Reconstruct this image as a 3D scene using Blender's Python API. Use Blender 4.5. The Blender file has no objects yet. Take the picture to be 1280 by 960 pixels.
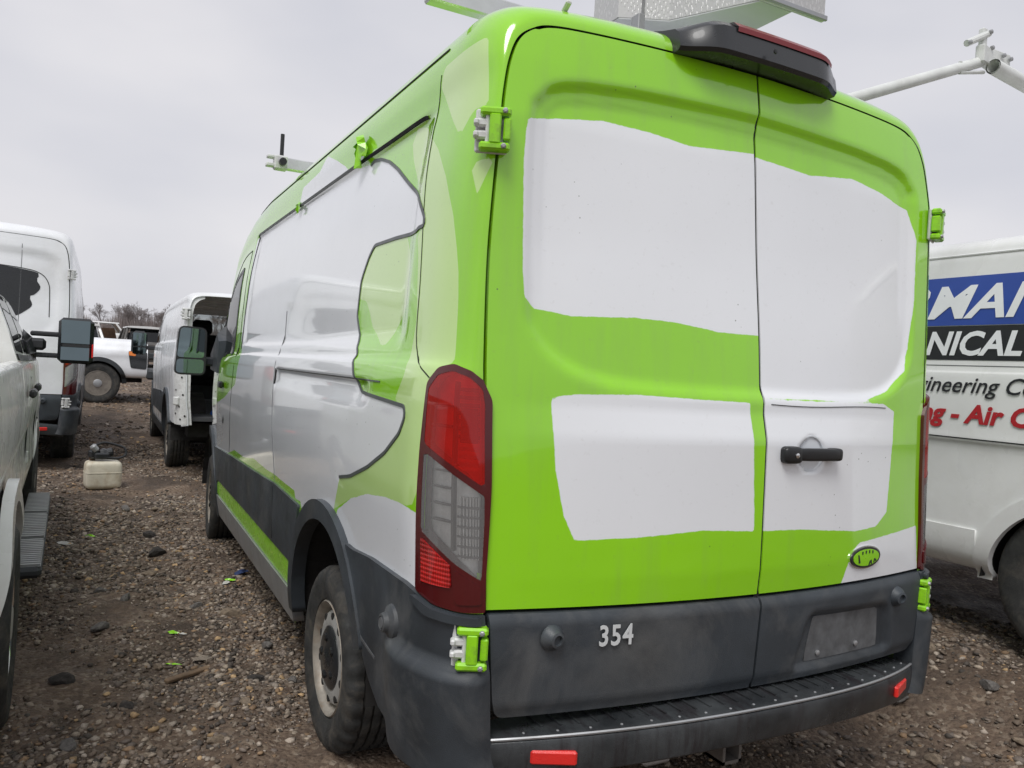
import bpy, math, random
import numpy as np
from mathutils import Vector, Matrix
random.seed(7); RNG = np.random.default_rng(7)
SC = bpy.context.scene; COL = SC.collection
# ---------------------------------------------------------------- camera
cam_d = bpy.data.cameras.new('camera'); cam = bpy.data.objects.new('camera', cam_d); COL.objects.link(cam)
yaw, pitch, roll = .4801, -.0163, .0590
fw = Vector((math.sin(yaw)*math.cos(pitch), math.cos(yaw)*math.cos(pitch), math.sin(pitch)))
rt = Vector((math.cos(yaw), -math.sin(yaw), 0)); up = rt.cross(fw)
r2 = rt*math.cos(roll)+up*math.sin(roll); u2 = -rt*math.sin(roll)+up*math.cos(roll)
m4 = Matrix((r2, u2, -fw)).transposed().to_4x4(); m4.translation = Vector((-1.8055, -1.8166, 1.5063))
cam.matrix_world = m4
cam_d.sensor_width = 36; cam_d.lens = 36*986.3/1280; cam_d.clip_start = .05; cam_d.clip_end = 3000
SC.camera = cam
# ---------------------------------------------------------------- sky, sun, exposure
W = bpy.data.worlds.new('World'); SC.world = W; W.use_nodes = True
nt = W.node_tree; nt.nodes.clear(); N = nt.nodes.new; L = nt.links.new
SUN_EL, SUN_AZ = 58, 226          # azimuth clockwise from +y: behind the camera, a little to the left
sky = N('ShaderNodeTexSky'); sky.sky_type = 'NISHITA'; sky.sun_disc = False
sky.sun_elevation = math.radians(SUN_EL); sky.sun_rotation = math.radians(SUN_AZ); sky.dust_density = 4
tc = N('ShaderNodeTexCoord'); mp = N('ShaderNodeMapping'); mp.inputs['Scale'].default_value = (1.3, 1.3, 3.2); mp.inputs['Rotation'].default_value = (.25, .1, .6)
L(tc.outputs['Generated'], mp.inputs[0])
no = N('ShaderNodeTexNoise'); no.inputs['Scale'].default_value = 1.5; no.inputs['Detail'].default_value = 4; no.inputs['Roughness'].default_value = .45
L(mp.outputs[0], no.inputs['Vector'])
cr = N('ShaderNodeValToRGB'); L(no.outputs['Fac'], cr.inputs[0])
cr.color_ramp.elements[0].position = .33; cr.color_ramp.elements[0].color = (.74, .75, .825, 1)
cr.color_ramp.elements[1].position = .68; cr.color_ramp.elements[1].color = (.98, .962, .99, 1)
vm = N('ShaderNodeVectorMath'); vm.operation = 'SCALE'; vm.inputs['Scale'].default_value = 5.85
L(cr.outputs[0], vm.inputs[0])
mx = N('ShaderNodeMixRGB'); mx.inputs[0].default_value = .93; L(sky.outputs[0], mx.inputs[1]); L(vm.outputs[0], mx.inputs[2])
bg = N('ShaderNodeBackground'); bg.inputs['Strength'].default_value = .1; L(mx.outputs[0], bg.inputs[0])
wo = N('ShaderNodeOutputWorld'); L(bg.outputs[0], wo.inputs[0])
sd_ = bpy.data.lights.new('sun', 'SUN'); sd_.energy = 1.5; sd_.angle = math.radians(28); sd_.color = (1, .985, .96)
sun = bpy.data.objects.new('sun', sd_); COL.objects.link(sun)
az, el = math.radians(SUN_AZ), math.radians(SUN_EL)
sun.rotation_euler = Vector((math.sin(az)*math.cos(el), math.cos(az)*math.cos(el), math.sin(el))).to_track_quat('Z', 'Y').to_euler()
sun.location = (-6, -12, 14)
VS = SC.view_settings; VS.view_transform = 'Standard'; VS.look = 'None'; VS.gamma = 1; VS.use_curve_mapping = False
VS.exposure = .52
SC.cycles.max_bounces = 6; SC.cycles.transparent_max_bounces = 8
# ---------------------------------------------------------------- materials
def lin(c):
    """8-bit sRGB triple to linear"""
    return tuple(((v/255+.055)/1.055)**2.4 if v > 10 else v/255/12.92 for v in c)
class NT:
    def __init__(s, name):
        s.m = bpy.data.materials.new(name); s.m.use_nodes = True; s.t = s.m.node_tree; s.t.nodes.clear()
        s.o = s.n('ShaderNodeOutputMaterial'); s.b = s.n('ShaderNodeBsdfPrincipled'); s.l(s.b.outputs[0], s.o.inputs[0])
        s.tc = s.n('ShaderNodeTexCoord')
    def n(s, k, **kw):
        q = s.t.nodes.new(k)
        for a, v in kw.items(): setattr(q, a, v)
        return q
    def l(s, a, b): s.t.links.new(a, b)
    def noise(s, sc, det=4, rough=.55, vec=None, dist=0):
        q = s.n('ShaderNodeTexNoise'); q.inputs['Scale'].default_value = sc; q.inputs['Detail'].default_value = det
        q.inputs['Roughness'].default_value = rough; q.inputs['Distortion'].default_value = dist
        s.l(vec or s.tc.outputs['Object'], q.inputs['Vector']); return q.outputs['Fac']
    def rng(s, v, a, b, c=0, d=1):
        q = s.n('ShaderNodeMapRange'); s.l(v, q.inputs[0])
        for i, x in enumerate((a, b, c, d)): q.inputs[i+1].default_value = x
        return q.outputs[0]
    def mix(s, f, a, b, mode='MIX'):
        q = s.n('ShaderNodeMixRGB', blend_type=mode)
        for i, v in enumerate((f, a, b)):
            if hasattr(v, 'links') or isinstance(v, bpy.types.NodeSocket): s.l(v, q.inputs[i])
            else: q.inputs[i].default_value = v if i == 0 else (*v[:3], 1)
        return q.outputs[0]
    def math(s, op, a, b=0.):
        q = s.n('ShaderNodeMath', operation=op)
        for i, v in enumerate((a, b)):
            if isinstance(v, bpy.types.NodeSocket): s.l(v, q.inputs[i])
            else: q.inputs[i].default_value = v
        return q.outputs[0]
    def attr(s, name):
        q = s.n('ShaderNodeAttribute', attribute_name=name); return q
    def bump(s, h, st, d=.01):
        q = s.n('ShaderNodeBump'); q.inputs['Strength'].default_value = st; q.inputs['Distance'].default_value = d
        s.l(h, q.inputs['Height']); s.l(q.outputs[0], s.b.inputs['Normal'])
    def set(s, **kw):
        for k, v in kw.items():
            i = s.b.inputs[k.replace('_', ' ')]
            if isinstance(v, bpy.types.NodeSocket): s.l(v, i)
            else: i.default_value = (*v, 1) if isinstance(v, tuple) and len(v) == 3 else v
        return s
def mat(name, col, rough=.5, metal=0., coat=0., var=.12, vs=6., bump=0., bs=60., dirt=0., dcol=(.16, .13, .10), spec=.5):
    q = NT(name); c = q.mix(q.rng(q.noise(vs), .3, .7), tuple(v*(1-var) for v in col), tuple(min(1, v*(1+var*.6)) for v in col))
    if dirt: c = q.mix(q.math('MULTIPLY', q.rng(q.noise(vs*.7, 7, .68, dist=.6), .48, .72), dirt), c, dcol)
    q.set(Base_Color=c, Metallic=metal, Coat_Weight=coat, Specular_IOR_Level=spec, Roughness=q.rng(q.noise(vs*2.3), .3, .7, max(.02, rough*.8), min(1, rough*1.2)))
    if bump: q.bump(q.noise(bs, 5), bump)
    return q.m
GREEN, LGREEN, WHITE = (.285, .68, .010), (.52, .75, .26), (.80, .825, .85)
def wrap_paint():
    q = NT('wrap paint'); rag = q.math('MULTIPLY', q.math('ADD', q.noise(34, 5, .65), -.5), .007)
    st = lambda n: q.rng(q.math('ADD', q.attr(n).outputs['Fac'], rag) if n == 'white' else q.attr(n).outputs['Fac'], -.0012, .0012)
    c = q.mix(q.rng(q.noise(1.7, 3), .3, .7), tuple(v*.93 for v in GREEN), GREEN)
    mpv = q.n('ShaderNodeMapping'); mpv.inputs['Scale'].default_value = (9, 9, .9); q.l(q.tc.outputs['Object'], mpv.inputs[0])
    c = q.mix(q.rng(q.noise(1.6, 5, .6, mpv.outputs[0]), .50, .78, 0, .16), c, (.22, .24, .13))
    c = q.mix(st('light_green'), c, LGREEN)
    w = q.mix(q.rng(q.noise(2.2, 6, .6), .35, .7), tuple(v*.97 for v in WHITE), WHITE)
    grime = q.rng(q.noise(3, 8, .72, dist=.8), .64, .88, 0, .12)
    w = q.mix(grime, w, (.42, .39, .34))
    c = q.mix(st('white'), c, w)
    # chips and specks of dirt
    vo = q.n('ShaderNodeTexVoronoi'); vo.inputs['Scale'].default_value = 26; q.l(q.tc.outputs['Object'], vo.inputs['Vector'])
    sp = q.math('MULTIPLY', q.rng(vo.outputs['Distance'], .05, .075, 1, 0), q.rng(q.noise(2.1, 3), .57, .60))
    c = q.mix(q.math('MULTIPLY', sp, .75), c, (.05, .06, .03))
    c = q.mix(q.rng(q.noise(60, 4), .62, .8, 0, .12), c, (.2, .17, .12))
    q.set(Base_Color=c, Roughness=q.rng(q.noise(3, 5), .3, .7, .10, .17), Coat_Weight=.9, Coat_Roughness=.03, Specular_IOR_Level=.5)
    q.bump(q.noise(1.6, 1), .022, .02)
    return q.m
def glass(name, tint=(.55, .6, .6), rough=.01, milk=0., mcol=(1, 1, 1)):
    q = NT(name); t = q.n('ShaderNodeBsdfTransparent'); t.inputs[0].default_value = (*tint, 1)
    g = q.n('ShaderNodeBsdfGlossy'); g.inputs['Roughness'].default_value = rough
    f = q.n('ShaderNodeFresnel'); f.inputs[0].default_value = 1.6
    m = q.n('ShaderNodeMixShader'); q.l(f.outputs[0], m.inputs[0]); q.l(t.outputs[0], m.inputs[1]); q.l(g.outputs[0], m.inputs[2])
    if milk:
        d = q.n('ShaderNodeBsdfDiffuse'); d.inputs[0].default_value = (*mcol, 1); x = q.n('ShaderNodeMixShader'); x.inputs[0].default_value = milk
        q.l(t.outputs[0], x.inputs[1]); q.l(d.outputs[0], x.inputs[2]); q.l(x.outputs[0], m.inputs[1])
    q.l(m.outputs[0], q.o.inputs[0]); return q.m
def lens(name, col, sx, sz, rough=.12):
    """moulded lamp plastic: a fine grid of prisms under a glossy face"""
    q = NT(name); sep = q.n('ShaderNodeSeparateXYZ'); q.l(q.tc.outputs['Object'], sep.inputs[0])
    a = q.math('SINE', q.math('MULTIPLY', sep.outputs[2], sz)); b = q.math('SINE', q.math('MULTIPLY', q.math('ADD', sep.outputs[0], q.math('MULTIPLY', sep.outputs[1], -.7)), sx))
    h = q.math('ADD', a, b)
    blk = q.n('ShaderNodeTexVoronoi'); blk.inputs['Scale'].default_value = 13; blk.distance = 'CHEBYCHEV'; q.l(q.tc.outputs['Object'], blk.inputs['Vector'])
    c = q.mix(q.rng(h, -1.6, 1.2), tuple(v*.55 for v in col), col)
    c = q.mix(q.rng(blk.outputs['Distance'], .15, .6, .7, 0), c, tuple(v*.22 for v in col))
    q.set(Base_Color=c, Roughness=rough, Coat_Weight=.7, Coat_Roughness=.05); q.bump(h, .35, .004); return q.m
M = {}
def mats():
    M['wrap'] = wrap_paint()
    M['green'] = mat('green vinyl', GREEN, .28, coat=.3)
    M['white'] = mat('white van paint', (.80, .82, .84), .28, coat=.3, vs=1.4, dirt=.25, dcol=(.42, .38, .33))
    M['dirtywhite'] = mat('dusty white paint', (.78, .79, .77), .28, coat=.4, vs=2.2, dirt=.40, dcol=(.36, .33, .27))
    M['cream'] = mat('old white paint', (.76, .77, .76), .3, coat=.3, vs=1.6, dirt=.3, dcol=(.40, .38, .33))
    M['plastic'] = mat('weathered grey plastic', (.038, .046, .054), .5, var=.5, vs=3, bump=.14, bs=350, dirt=.6, dcol=(.15, .15, .145))
    M['dplastic'] = mat('dark grey plastic', (.035, .040, .044), .55, var=.3, vs=5, bump=.1, bs=300)
    M['black'] = mat('black plastic', (.012, .013, .014), .35, var=.3)
    M['seam'] = mat('black rubber seal', (.008, .009, .009), .8)
    M['gsteel'] = mat('bare grey steel', (.38, .39, .40), .45, metal=.6, dirt=.3)
    M['wsteel'] = mat('white hinge steel', (.66, .67, .66), .4, dirt=.5, dcol=(.25, .23, .2), vs=30)
    M['chrome'] = mat('chrome', (.75, .75, .75), .12, metal=1)
    M['tyre'] = mat('tyre rubber', (.030, .031, .030), .8, var=.4, vs=14, bump=.15, bs=120, dirt=.6, dcol=(.12, .105, .085))
    M['tan'] = mat('rusty tan rim', (.30, .275, .235), .5, metal=.25, var=.3, vs=18, dirt=.5, dcol=(.2, .12, .06))
    M['rimd'] = mat('dirty wheel steel', (.19, .17, .145), .65, var=.35, vs=12, dirt=.5, dcol=(.10, .085, .07))
    M['floorgrey'] = mat('grey sheet', (.50, .51, .52), .5, var=.06)
    M['rim'] = mat('silver wheel steel', (.44, .44, .42), .42, metal=.25, vs=20, dirt=.4, dcol=(.2, .18, .15))
    M['red'] = lens('red lamp plastic', (.60, .012, .010), 700, 520)
    M['redglass'] = glass('red lamp cover', (.95, .035, .025), .03, .28, (.95, .018, .010)); M['clearglass'] = glass('clear lamp cover', (.92, .93, .92), .02, .14, (.85, .85, .84))
    M['bowl'] = mat('lamp reflector bowl', (.85, .85, .83), .3, var=.12, vs=40); M['bowld'] = mat('lamp reflector shade', (.14, .135, .135), .4, metal=.1)
    M['dred'] = mat('dark red lamp rim', (.075, .004, .005), .2, coat=.35)
    M['clear'] = lens('clear lamp plastic', (.40, .41, .40), 640, 460, .16)
    M['refl'] = mat('red reflector', (.75, .025, .02), .3, coat=.5, var=.1, bump=.2, bs=300)
    M['lampblack'] = mat('smoked lamp plastic', (.02, .022, .024), .3, coat=.2)
    M['mirror'] = mat('mirror glass', (.17, .215, .225), .03, metal=1, var=.05)  # base darkened to paint in the reflection of unseen vehicles
    M['glass'] = glass('window glass', (.50, .55, .55)); M['dglass'] = glass('tinted window glass', (.12, .14, .15))
    M['alu'] = mat('aluminium', (.62, .63, .63), .38, metal=.8, dirt=.2)
    M['tube'] = mat('white rack paint', (.66, .68, .66), .4, dirt=.3, dcol=(.35, .34, .3), vs=9)
    M['dark'] = mat('dark underbody', (.015, .014, .013), .9)
    M['cabin'] = mat('cabin trim', (.05, .052, .055), .75); M['seat'] = mat('seat cloth', (.02, .02, .022), .85)
    M['marker'] = mat('light grey decal', (.60, .62, .62), .5)
    q = NT('tread plate'); sep = q.tc.outputs['Object']
    h = []
    for ang in (.785, -.785):
        mp_ = q.n('ShaderNodeMapping'); mp_.inputs['Rotation'].default_value = (ang, ang, ang); mp_.inputs['Scale'].default_value = (95, 95, 30); q.l(sep, mp_.inputs[0])
        v = q.n('ShaderNodeTexVoronoi'); v.inputs['Scale'].default_value = 1; v.inputs['Randomness'].default_value = .15; q.l(mp_.outputs[0], v.inputs['Vector']); h.append(q.rng(v.outputs['Distance'], .22, .32, 1, 0))
    hh = q.math('MAXIMUM', h[0], h[1])
    q.set(Base_Color=q.mix(hh, (.52, .52, .51), (.62, .62, .61)), Metallic=.45, Roughness=.42); q.bump(hh, .35, .004); M['tread'] = q.m
mats()
# ---------------------------------------------------------------- mesh helpers
def link(o, parent=None, label=None, cat=None, group=None, kind=None):
    COL.objects.link(o)
    if parent is not None: o.parent = parent
    if label: o['label'] = label
    if cat: o['category'] = cat
    if group: o['group'] = group
    if kind: o['kind'] = kind
    return o
def empty(name, label, cat, loc=(0, 0, 0), rz=0, group=None):
    e = bpy.data.objects.new(name, None); e.location = loc; e.rotation_euler = (0, 0, rz); e.empty_display_size = .2
    return link(e, None, label, cat, group)
def mesh(name, v, f, m, parent=None, smooth=True, attrs=None, **kw):
    me = bpy.data.meshes.new(name)
    me.from_pydata([tuple(map(float, p)) for p in v], [], [tuple(int(i) for i in q) for q in f])
    for q in (m if isinstance(m, (list, tuple)) else [m]): me.materials.append(M[q] if isinstance(q, str) else q)
    if smooth: me.polygons.foreach_set('use_smooth', [True]*len(me.polygons))
    for k, a in (attrs or {}).items():
        at = me.attributes.new(k, 'FLOAT', 'POINT'); at.data.foreach_set('value', np.asarray(a, dtype=np.float32))
    me.update()
    return link(bpy.data.objects.new(name, me), parent, **kw)
class MB:
    """collects shapes that form one part"""
    def __init__(s): s.v = []; s.f = []
    def add(s, v, f, mtx=None):
        n = len(s.v)
        for p in v:
            p = Vector(p); s.v.append(tuple(mtx @ p if mtx else p))
        s.f += [tuple(i+n for i in q) for q in f]; return s
    def box(s, c, d, rz=0, bev=0., mtx=None):
        """box with chamfered edges, centre c, full size d"""
        h = [x/2 for x in d]; b = min(bev, *(x*.95 for x in h)) if bev else 0
        R_ = Matrix.Rotation(rz, 4, 'Z'); T = Matrix.Translation(c) @ R_
        if mtx: T = mtx @ T
        if not b:
            v = [(sx*h[0], sy*h[1], sz*h[2]) for sx in (-1, 1) for sy in (-1, 1) for sz in (-1, 1)]
            f = [(0, 1, 3, 2), (4, 6, 7, 5), (0, 4, 5, 1), (2, 3, 7, 6), (0, 2, 6, 4), (1, 5, 7, 3)]
            return s.add(v, f, T)
        v = []; ix = {}
        for sx in (-1, 1):
            for sy in (-1, 1):
                for sz in (-1, 1):
                    for a in range(3):
                        p = [sx*h[0], sy*h[1], sz*h[2]]
                        for k in range(3):
                            if k != a: p[k] -= b*(sx, sy, sz)[k]
                        ix[sx, sy, sz, a] = len(v); v.append(p)
        f = []
        for a in range(3):
            o = [k for k in range(3) if k != a]
            for sg in (-1, 1):
                q = []
                for (p, r) in ((-1, -1), (1, -1), (1, 1), (-1, 1)):
                    t = [0, 0, 0]; t[a] = sg; t[o[0]] = p; t[o[1]] = r; q.append(ix[(*t, a)])
                f.append(tuple(q if (sg > 0) == (a != 1) else q[::-1]))
            for p in (-1, 1):
                for r in (-1, 1):
                    q = []
                    for e, (sg, ax) in enumerate(((-1, o[0]), (1, o[0]), (1, o[1]), (-1, o[1]))):
                        t = [0, 0, 0]; t[a] = sg; t[o[0]] = p; t[o[1]] = r; q.append(ix[(*t, ax)])
                    f.append(tuple(q))
        for sx in (-1, 1):
            for sy in (-1, 1):
                for sz in (-1, 1): f.append(tuple(ix[sx, sy, sz, a] for a in range(3)))
        return s.add(v, f, T)
    def tube(s, pts, r, n=10, cap=True):
        pts = [Vector(p) for p in pts]; rs = r if isinstance(r, (list, tuple)) else [r]*len(pts); v = []; f = []
        for i, p in enumerate(pts):
            d = (pts[min(i+1, len(pts)-1)]-pts[max(i-1, 0)]).normalized()
            a = d.orthogonal().normalized() if i == 0 else (a-d*a.dot(d)).normalized()
            b = d.cross(a)
            for k in range(n):
                t = 2*math.pi*k/n; v.append(p+(a*math.cos(t)+b*math.sin(t))*rs[i])
        for i in range(len(pts)-1):
            for k in range(n): f.append((i*n+k, i*n+(k+1) % n, (i+1)*n+(k+1) % n, (i+1)*n+k))
        if cap: f += [tuple(range(n))[::-1], tuple(range(len(v)-n, len(v)))]
        return s.add(v, f)
    def lathe(s, prof, n=32, mtx=None, closed=False):
        """prof: (radius, height) about local z"""
        v = [(r*math.cos(2*math.pi*k/n), r*math.sin(2*math.pi*k/n), h) for (r, h) in prof for k in range(n)]
        m_ = len(prof); f = [(i*n+k, i*n+(k+1) % n, (i+1) % m_*n+(k+1) % n, (i+1) % m_*n+k) for i in range(m_ if closed else m_-1) for k in range(n)]
        if not closed: f += [tuple(range(n))[::-1], tuple(range((m_-1)*n, m_*n))]
        return s.add(v, f, mtx)
    def rbox(s, c, d, e=.35, rz=0, n=28, m_=14):
        """rounded box (superellipsoid)"""
        pw = lambda x: math.copysign(abs(x)**e, x); v = []; f = []
        for i in range(m_+1):
            ph = math.pi*(i/m_-.5)
            for k in range(n):
                t = 2*math.pi*k/n; v.append((d[0]/2*pw(math.cos(ph))*pw(math.cos(t)), d[1]/2*pw(math.cos(ph))*pw(math.sin(t)), d[2]/2*pw(math.sin(ph))))
        for i in range(m_):
            for k in range(n): f.append((i*n+k, i*n+(k+1) % n, (i+1)*n+(k+1) % n, (i+1)*n+k))
        return s.add(v, f, Matrix.Translation(c) @ Matrix.Rotation(rz, 4, 'Z'))
    def prism(s, poly, fn, a, b):
        """polygon poly swept from depth a to b; fn(u, w, d) -> point"""
        n = len(poly); v = [fn(u, w, a) for u, w in poly]+[fn(u, w, b) for u, w in poly]
        f = [tuple(range(n)), tuple(range(2*n-1, n-1, -1))]+[(i, i+n, (i+1) % n+n, (i+1) % n) for i in range(n)]
        return s.add(v, f)
    def build(s, name, m, parent=None, smooth=False, **kw):
        import bmesh
        o = mesh(name, s.v, s.f, m, parent, smooth, **kw)
        bm = bmesh.new(); bm.from_mesh(o.data); bmesh.ops.recalc_face_normals(bm, faces=bm.faces); bm.to_mesh(o.data); bm.free()
        if smooth: smooth_by_angle(o.data)
        return o
def smooth_by_angle(me, ang=38):
    import bmesh
    bm = bmesh.new(); bm.from_mesh(me)
    for e in bm.edges:
        if len(e.link_faces) == 2 and e.calc_face_angle(0) > math.radians(ang): e.smooth = False
    for f in bm.faces: f.smooth = True
    bm.to_mesh(me); bm.free()
def sdpoly(P, poly, closed=True):
    """signed distance (inside > 0) and nearest boundary point"""
    P = np.asarray(P, float); A = np.asarray(poly, float); B = np.roll(A, -1, 0)
    if not closed: A, B = A[:-1], B[:-1]
    best = np.full(len(P), 1e9); near = np.zeros_like(P); ins = np.zeros(len(P), bool)
    for a, b in zip(A, B):
        d = b-a; t = np.clip(((P-a) @ d)/max(d @ d, 1e-12), 0, 1); q = a+t[:, None]*d; r = np.hypot(*(P-q).T)
        k = r < best; best[k] = r[k]; near[k] = q[k]
        c = ((a[1] > P[:, 1]) != (b[1] > P[:, 1]))
        with np.errstate(all='ignore'): ins ^= c & (P[:, 0] < (b[0]-a[0])*(P[:, 1]-a[1])/(b[1]-a[1]+1e-15)+a[0])
    return (np.where(ins, best, -best) if closed else best), near
def rnd(poly, r, n=5):
    """round the corners of a polygon"""
    P = [np.array(p, float) for p in poly]; out = []; m = len(P)
    for i in range(m):
        a, b, c = P[i-1], P[i], P[(i+1) % m]; rr = r[i] if isinstance(r, (list, tuple)) else r
        d1 = np.linalg.norm(a-b); d2 = np.linalg.norm(c-b); k = min(rr, d1*.48, d2*.48)
        p, q = b+(a-b)/d1*k, b+(c-b)/d2*k
        for j in range(n+1):
            t = j/n; out.append((1-t)**2*p+2*t*(1-t)*b+t*t*q)
    return np.array(out)
def spl(pts, sub=4, closed=True):
    """smooth curve through points"""
    K = np.array(pts, float); n = len(K); out = []
    for i in range(n if closed else n-1):
        g = lambda j: K[j % n] if closed else K[min(max(j, 0), n-1)]
        p0, p1, p2, p3 = g(i-1), g(i), g(i+1), g(i+2)
        for j in range(sub):
            t = j/sub; out.append(.5*(2*p1+(p2-p0)*t+(2*p0-5*p1+4*p2-p3)*t*t+(3*p1-p0-3*p2+p3)*t**3))
    if not closed: out.append(K[-1])
    return np.array(out)
def patch(name, poly, fn, m, parent, res=.02, off=0., rim=.01, attrs=None, holes=(), rx=None, **kw):
    """sheet cut to a polygon and laid on the surface fn((u, w), off), with a folded rim"""
    poly = np.asarray(poly, float); rx = rx or res
    x0, y0 = poly.min(0); x1, y1 = poly.max(0)
    nx = max(2, int(math.ceil((x1-x0)/rx))+1); ny = max(2, int(math.ceil((y1-y0)/res))+1)
    gx, gy = np.meshgrid(np.linspace(x0, x1, nx), np.linspace(y0, y1, ny)); P = np.c_[gx.ravel(), gy.ravel()]
    sc = np.array([1, rx/res]); sd, near = sdpoly(P*sc, poly*sc); near = near/sc
    for h in holes:
        hd, hn = sdpoly(P*sc, np.asarray(h)*sc); hd = -hd; k_ = hd < sd; sd = np.where(k_, hd, sd); near[k_] = (hn/sc)[k_]
    hs = []
    C_ = (P.reshape(ny, nx, 2)[:-1, :-1]+P.reshape(ny, nx, 2)[1:, 1:]).reshape(-1, 2)/2; cs_ = sdpoly(C_, poly)[0]
    thin = min(x1-x0, (y1-y0)*rx/res) < 2.2*rx
    cells = []
    for j in range(ny-1):
        for i in range(nx-1):
            a = j*nx+i; q = (a, a+1, a+nx+1, a+nx)
            if (max(sd[list(q)]) >= .3*rx or (cs_[j*(nx-1)+i] > 0 and thin)) and all(min(h[list(q)]) < 0 for h in hs): cells.append(q)
    used = sorted({i for q in cells for i in q}); mp_ = {o: k for k, o in enumerate(used)}
    Q = P[used].copy(); s2 = sd[used]; k = s2 < .3*rx; Q[k] = near[used][k]
    ev = (lambda P_, o_: [tuple(r) for r in fn.vec(np.atleast_2d(P_), o_)]) if hasattr(fn, 'vec') else (lambda P_, o_: [fn(p, o_) for p in np.atleast_2d(P_)])
    v = ev(Q, off); f = [tuple(mp_[i] for i in q) for q in cells]
    nv = len(v)
    if rim:
        cnt = {}
        for q in f:
            for a, b in zip(q, q[1:]+q[:1]): cnt[(a, b)] = cnt.get((a, b), 0)+1
        be = [(a, b) for (a, b) in cnt if (b, a) not in cnt]
        ids = {}
        for a, b in be:
            for i in (a, b):
                if i not in ids: ids[i] = len(v); v.append(fn(Q[i], off)); v.append(fn(Q[i], off-rim))
        for a, b in be: f.append((ids[b], ids[a], ids[a]+1, ids[b]+1))
        Qa = np.vstack([Q]+[np.repeat(Q[[i]], 2, 0) for i in ids]) if ids else Q
    else: Qa = Q
    at = {n_: g(Qa) for n_, g in (attrs or {}).items()}
    o = mesh(name, v, f, m, parent, True, at, **kw)
    fix_normals(o, fn, Q)
    return o
def fix_normals(o, fn, Q):
    c = Q.mean(0); c = Q[np.argmin(((Q-c)**2).sum(1))]
    b0 = Vector(fn(c, 0.)); want = Vector(fn(c, .01))-b0; me = o.data
    p0 = min(me.polygons, key=lambda p: (p.center-b0).length)
    if p0.normal.dot(want) < 0: me.flip_normals()
def ribbon(name, path, fn, m, parent, w=.006, off=.002, **kw):
    """thin strip along a path on a surface (panel gap)"""
    P = np.array(path, float); d = np.gradient(P, axis=0); d /= np.linalg.norm(d, axis=1)[:, None]+1e-12; n = np.c_[-d[:, 1], d[:, 0]]
    v = []; f = []
    for p, q in zip(P, n): v += [fn(p-q*w/2, off), fn(p+q*w/2, off), fn(p+q*w/2, off-.008), fn(p-q*w/2, off-.008)]
    for i in range(len(P)-1):
        a = i*4; b = a+4
        for k in range(4): f.append((a+k, b+k, b+(k+1) % 4, a+(k+1) % 4))
    f += [(3, 2, 1, 0), (len(v)-4, len(v)-3, len(v)-2, len(v)-1)]
    return mesh(name, v, f, m, parent, False, **kw)
def text(name, body, size, m, parent, mtx, shear=0., bold=0., sx=1., ext=.001, align='LEFT', font=None, space=1.):
    c = bpy.data.curves.new(name, 'FONT'); c.body = body; c.size = size; c.shear = shear; c.offset = bold; c.extrude = ext; c.align_x = align; c.resolution_u = 3; c.space_character = space
    t = bpy.data.objects.new(name, c); COL.objects.link(t); bpy.context.view_layer.update()
    me = bpy.data.meshes.new_from_object(t.evaluated_get(bpy.context.evaluated_depsgraph_get()))
    bpy.data.objects.remove(t); me.materials.clear(); me.materials.append(M[m])
    for v in me.vertices: v.co.x *= sx
    me.transform(mtx); me.name = name
    return link(bpy.data.objects.new(name, me), parent)
def copy_tree(o, parent=None):
    c = o.copy(); COL.objects.link(c); c.parent = parent
    for ch in o.children: copy_tree(ch, c)
    return c
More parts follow.
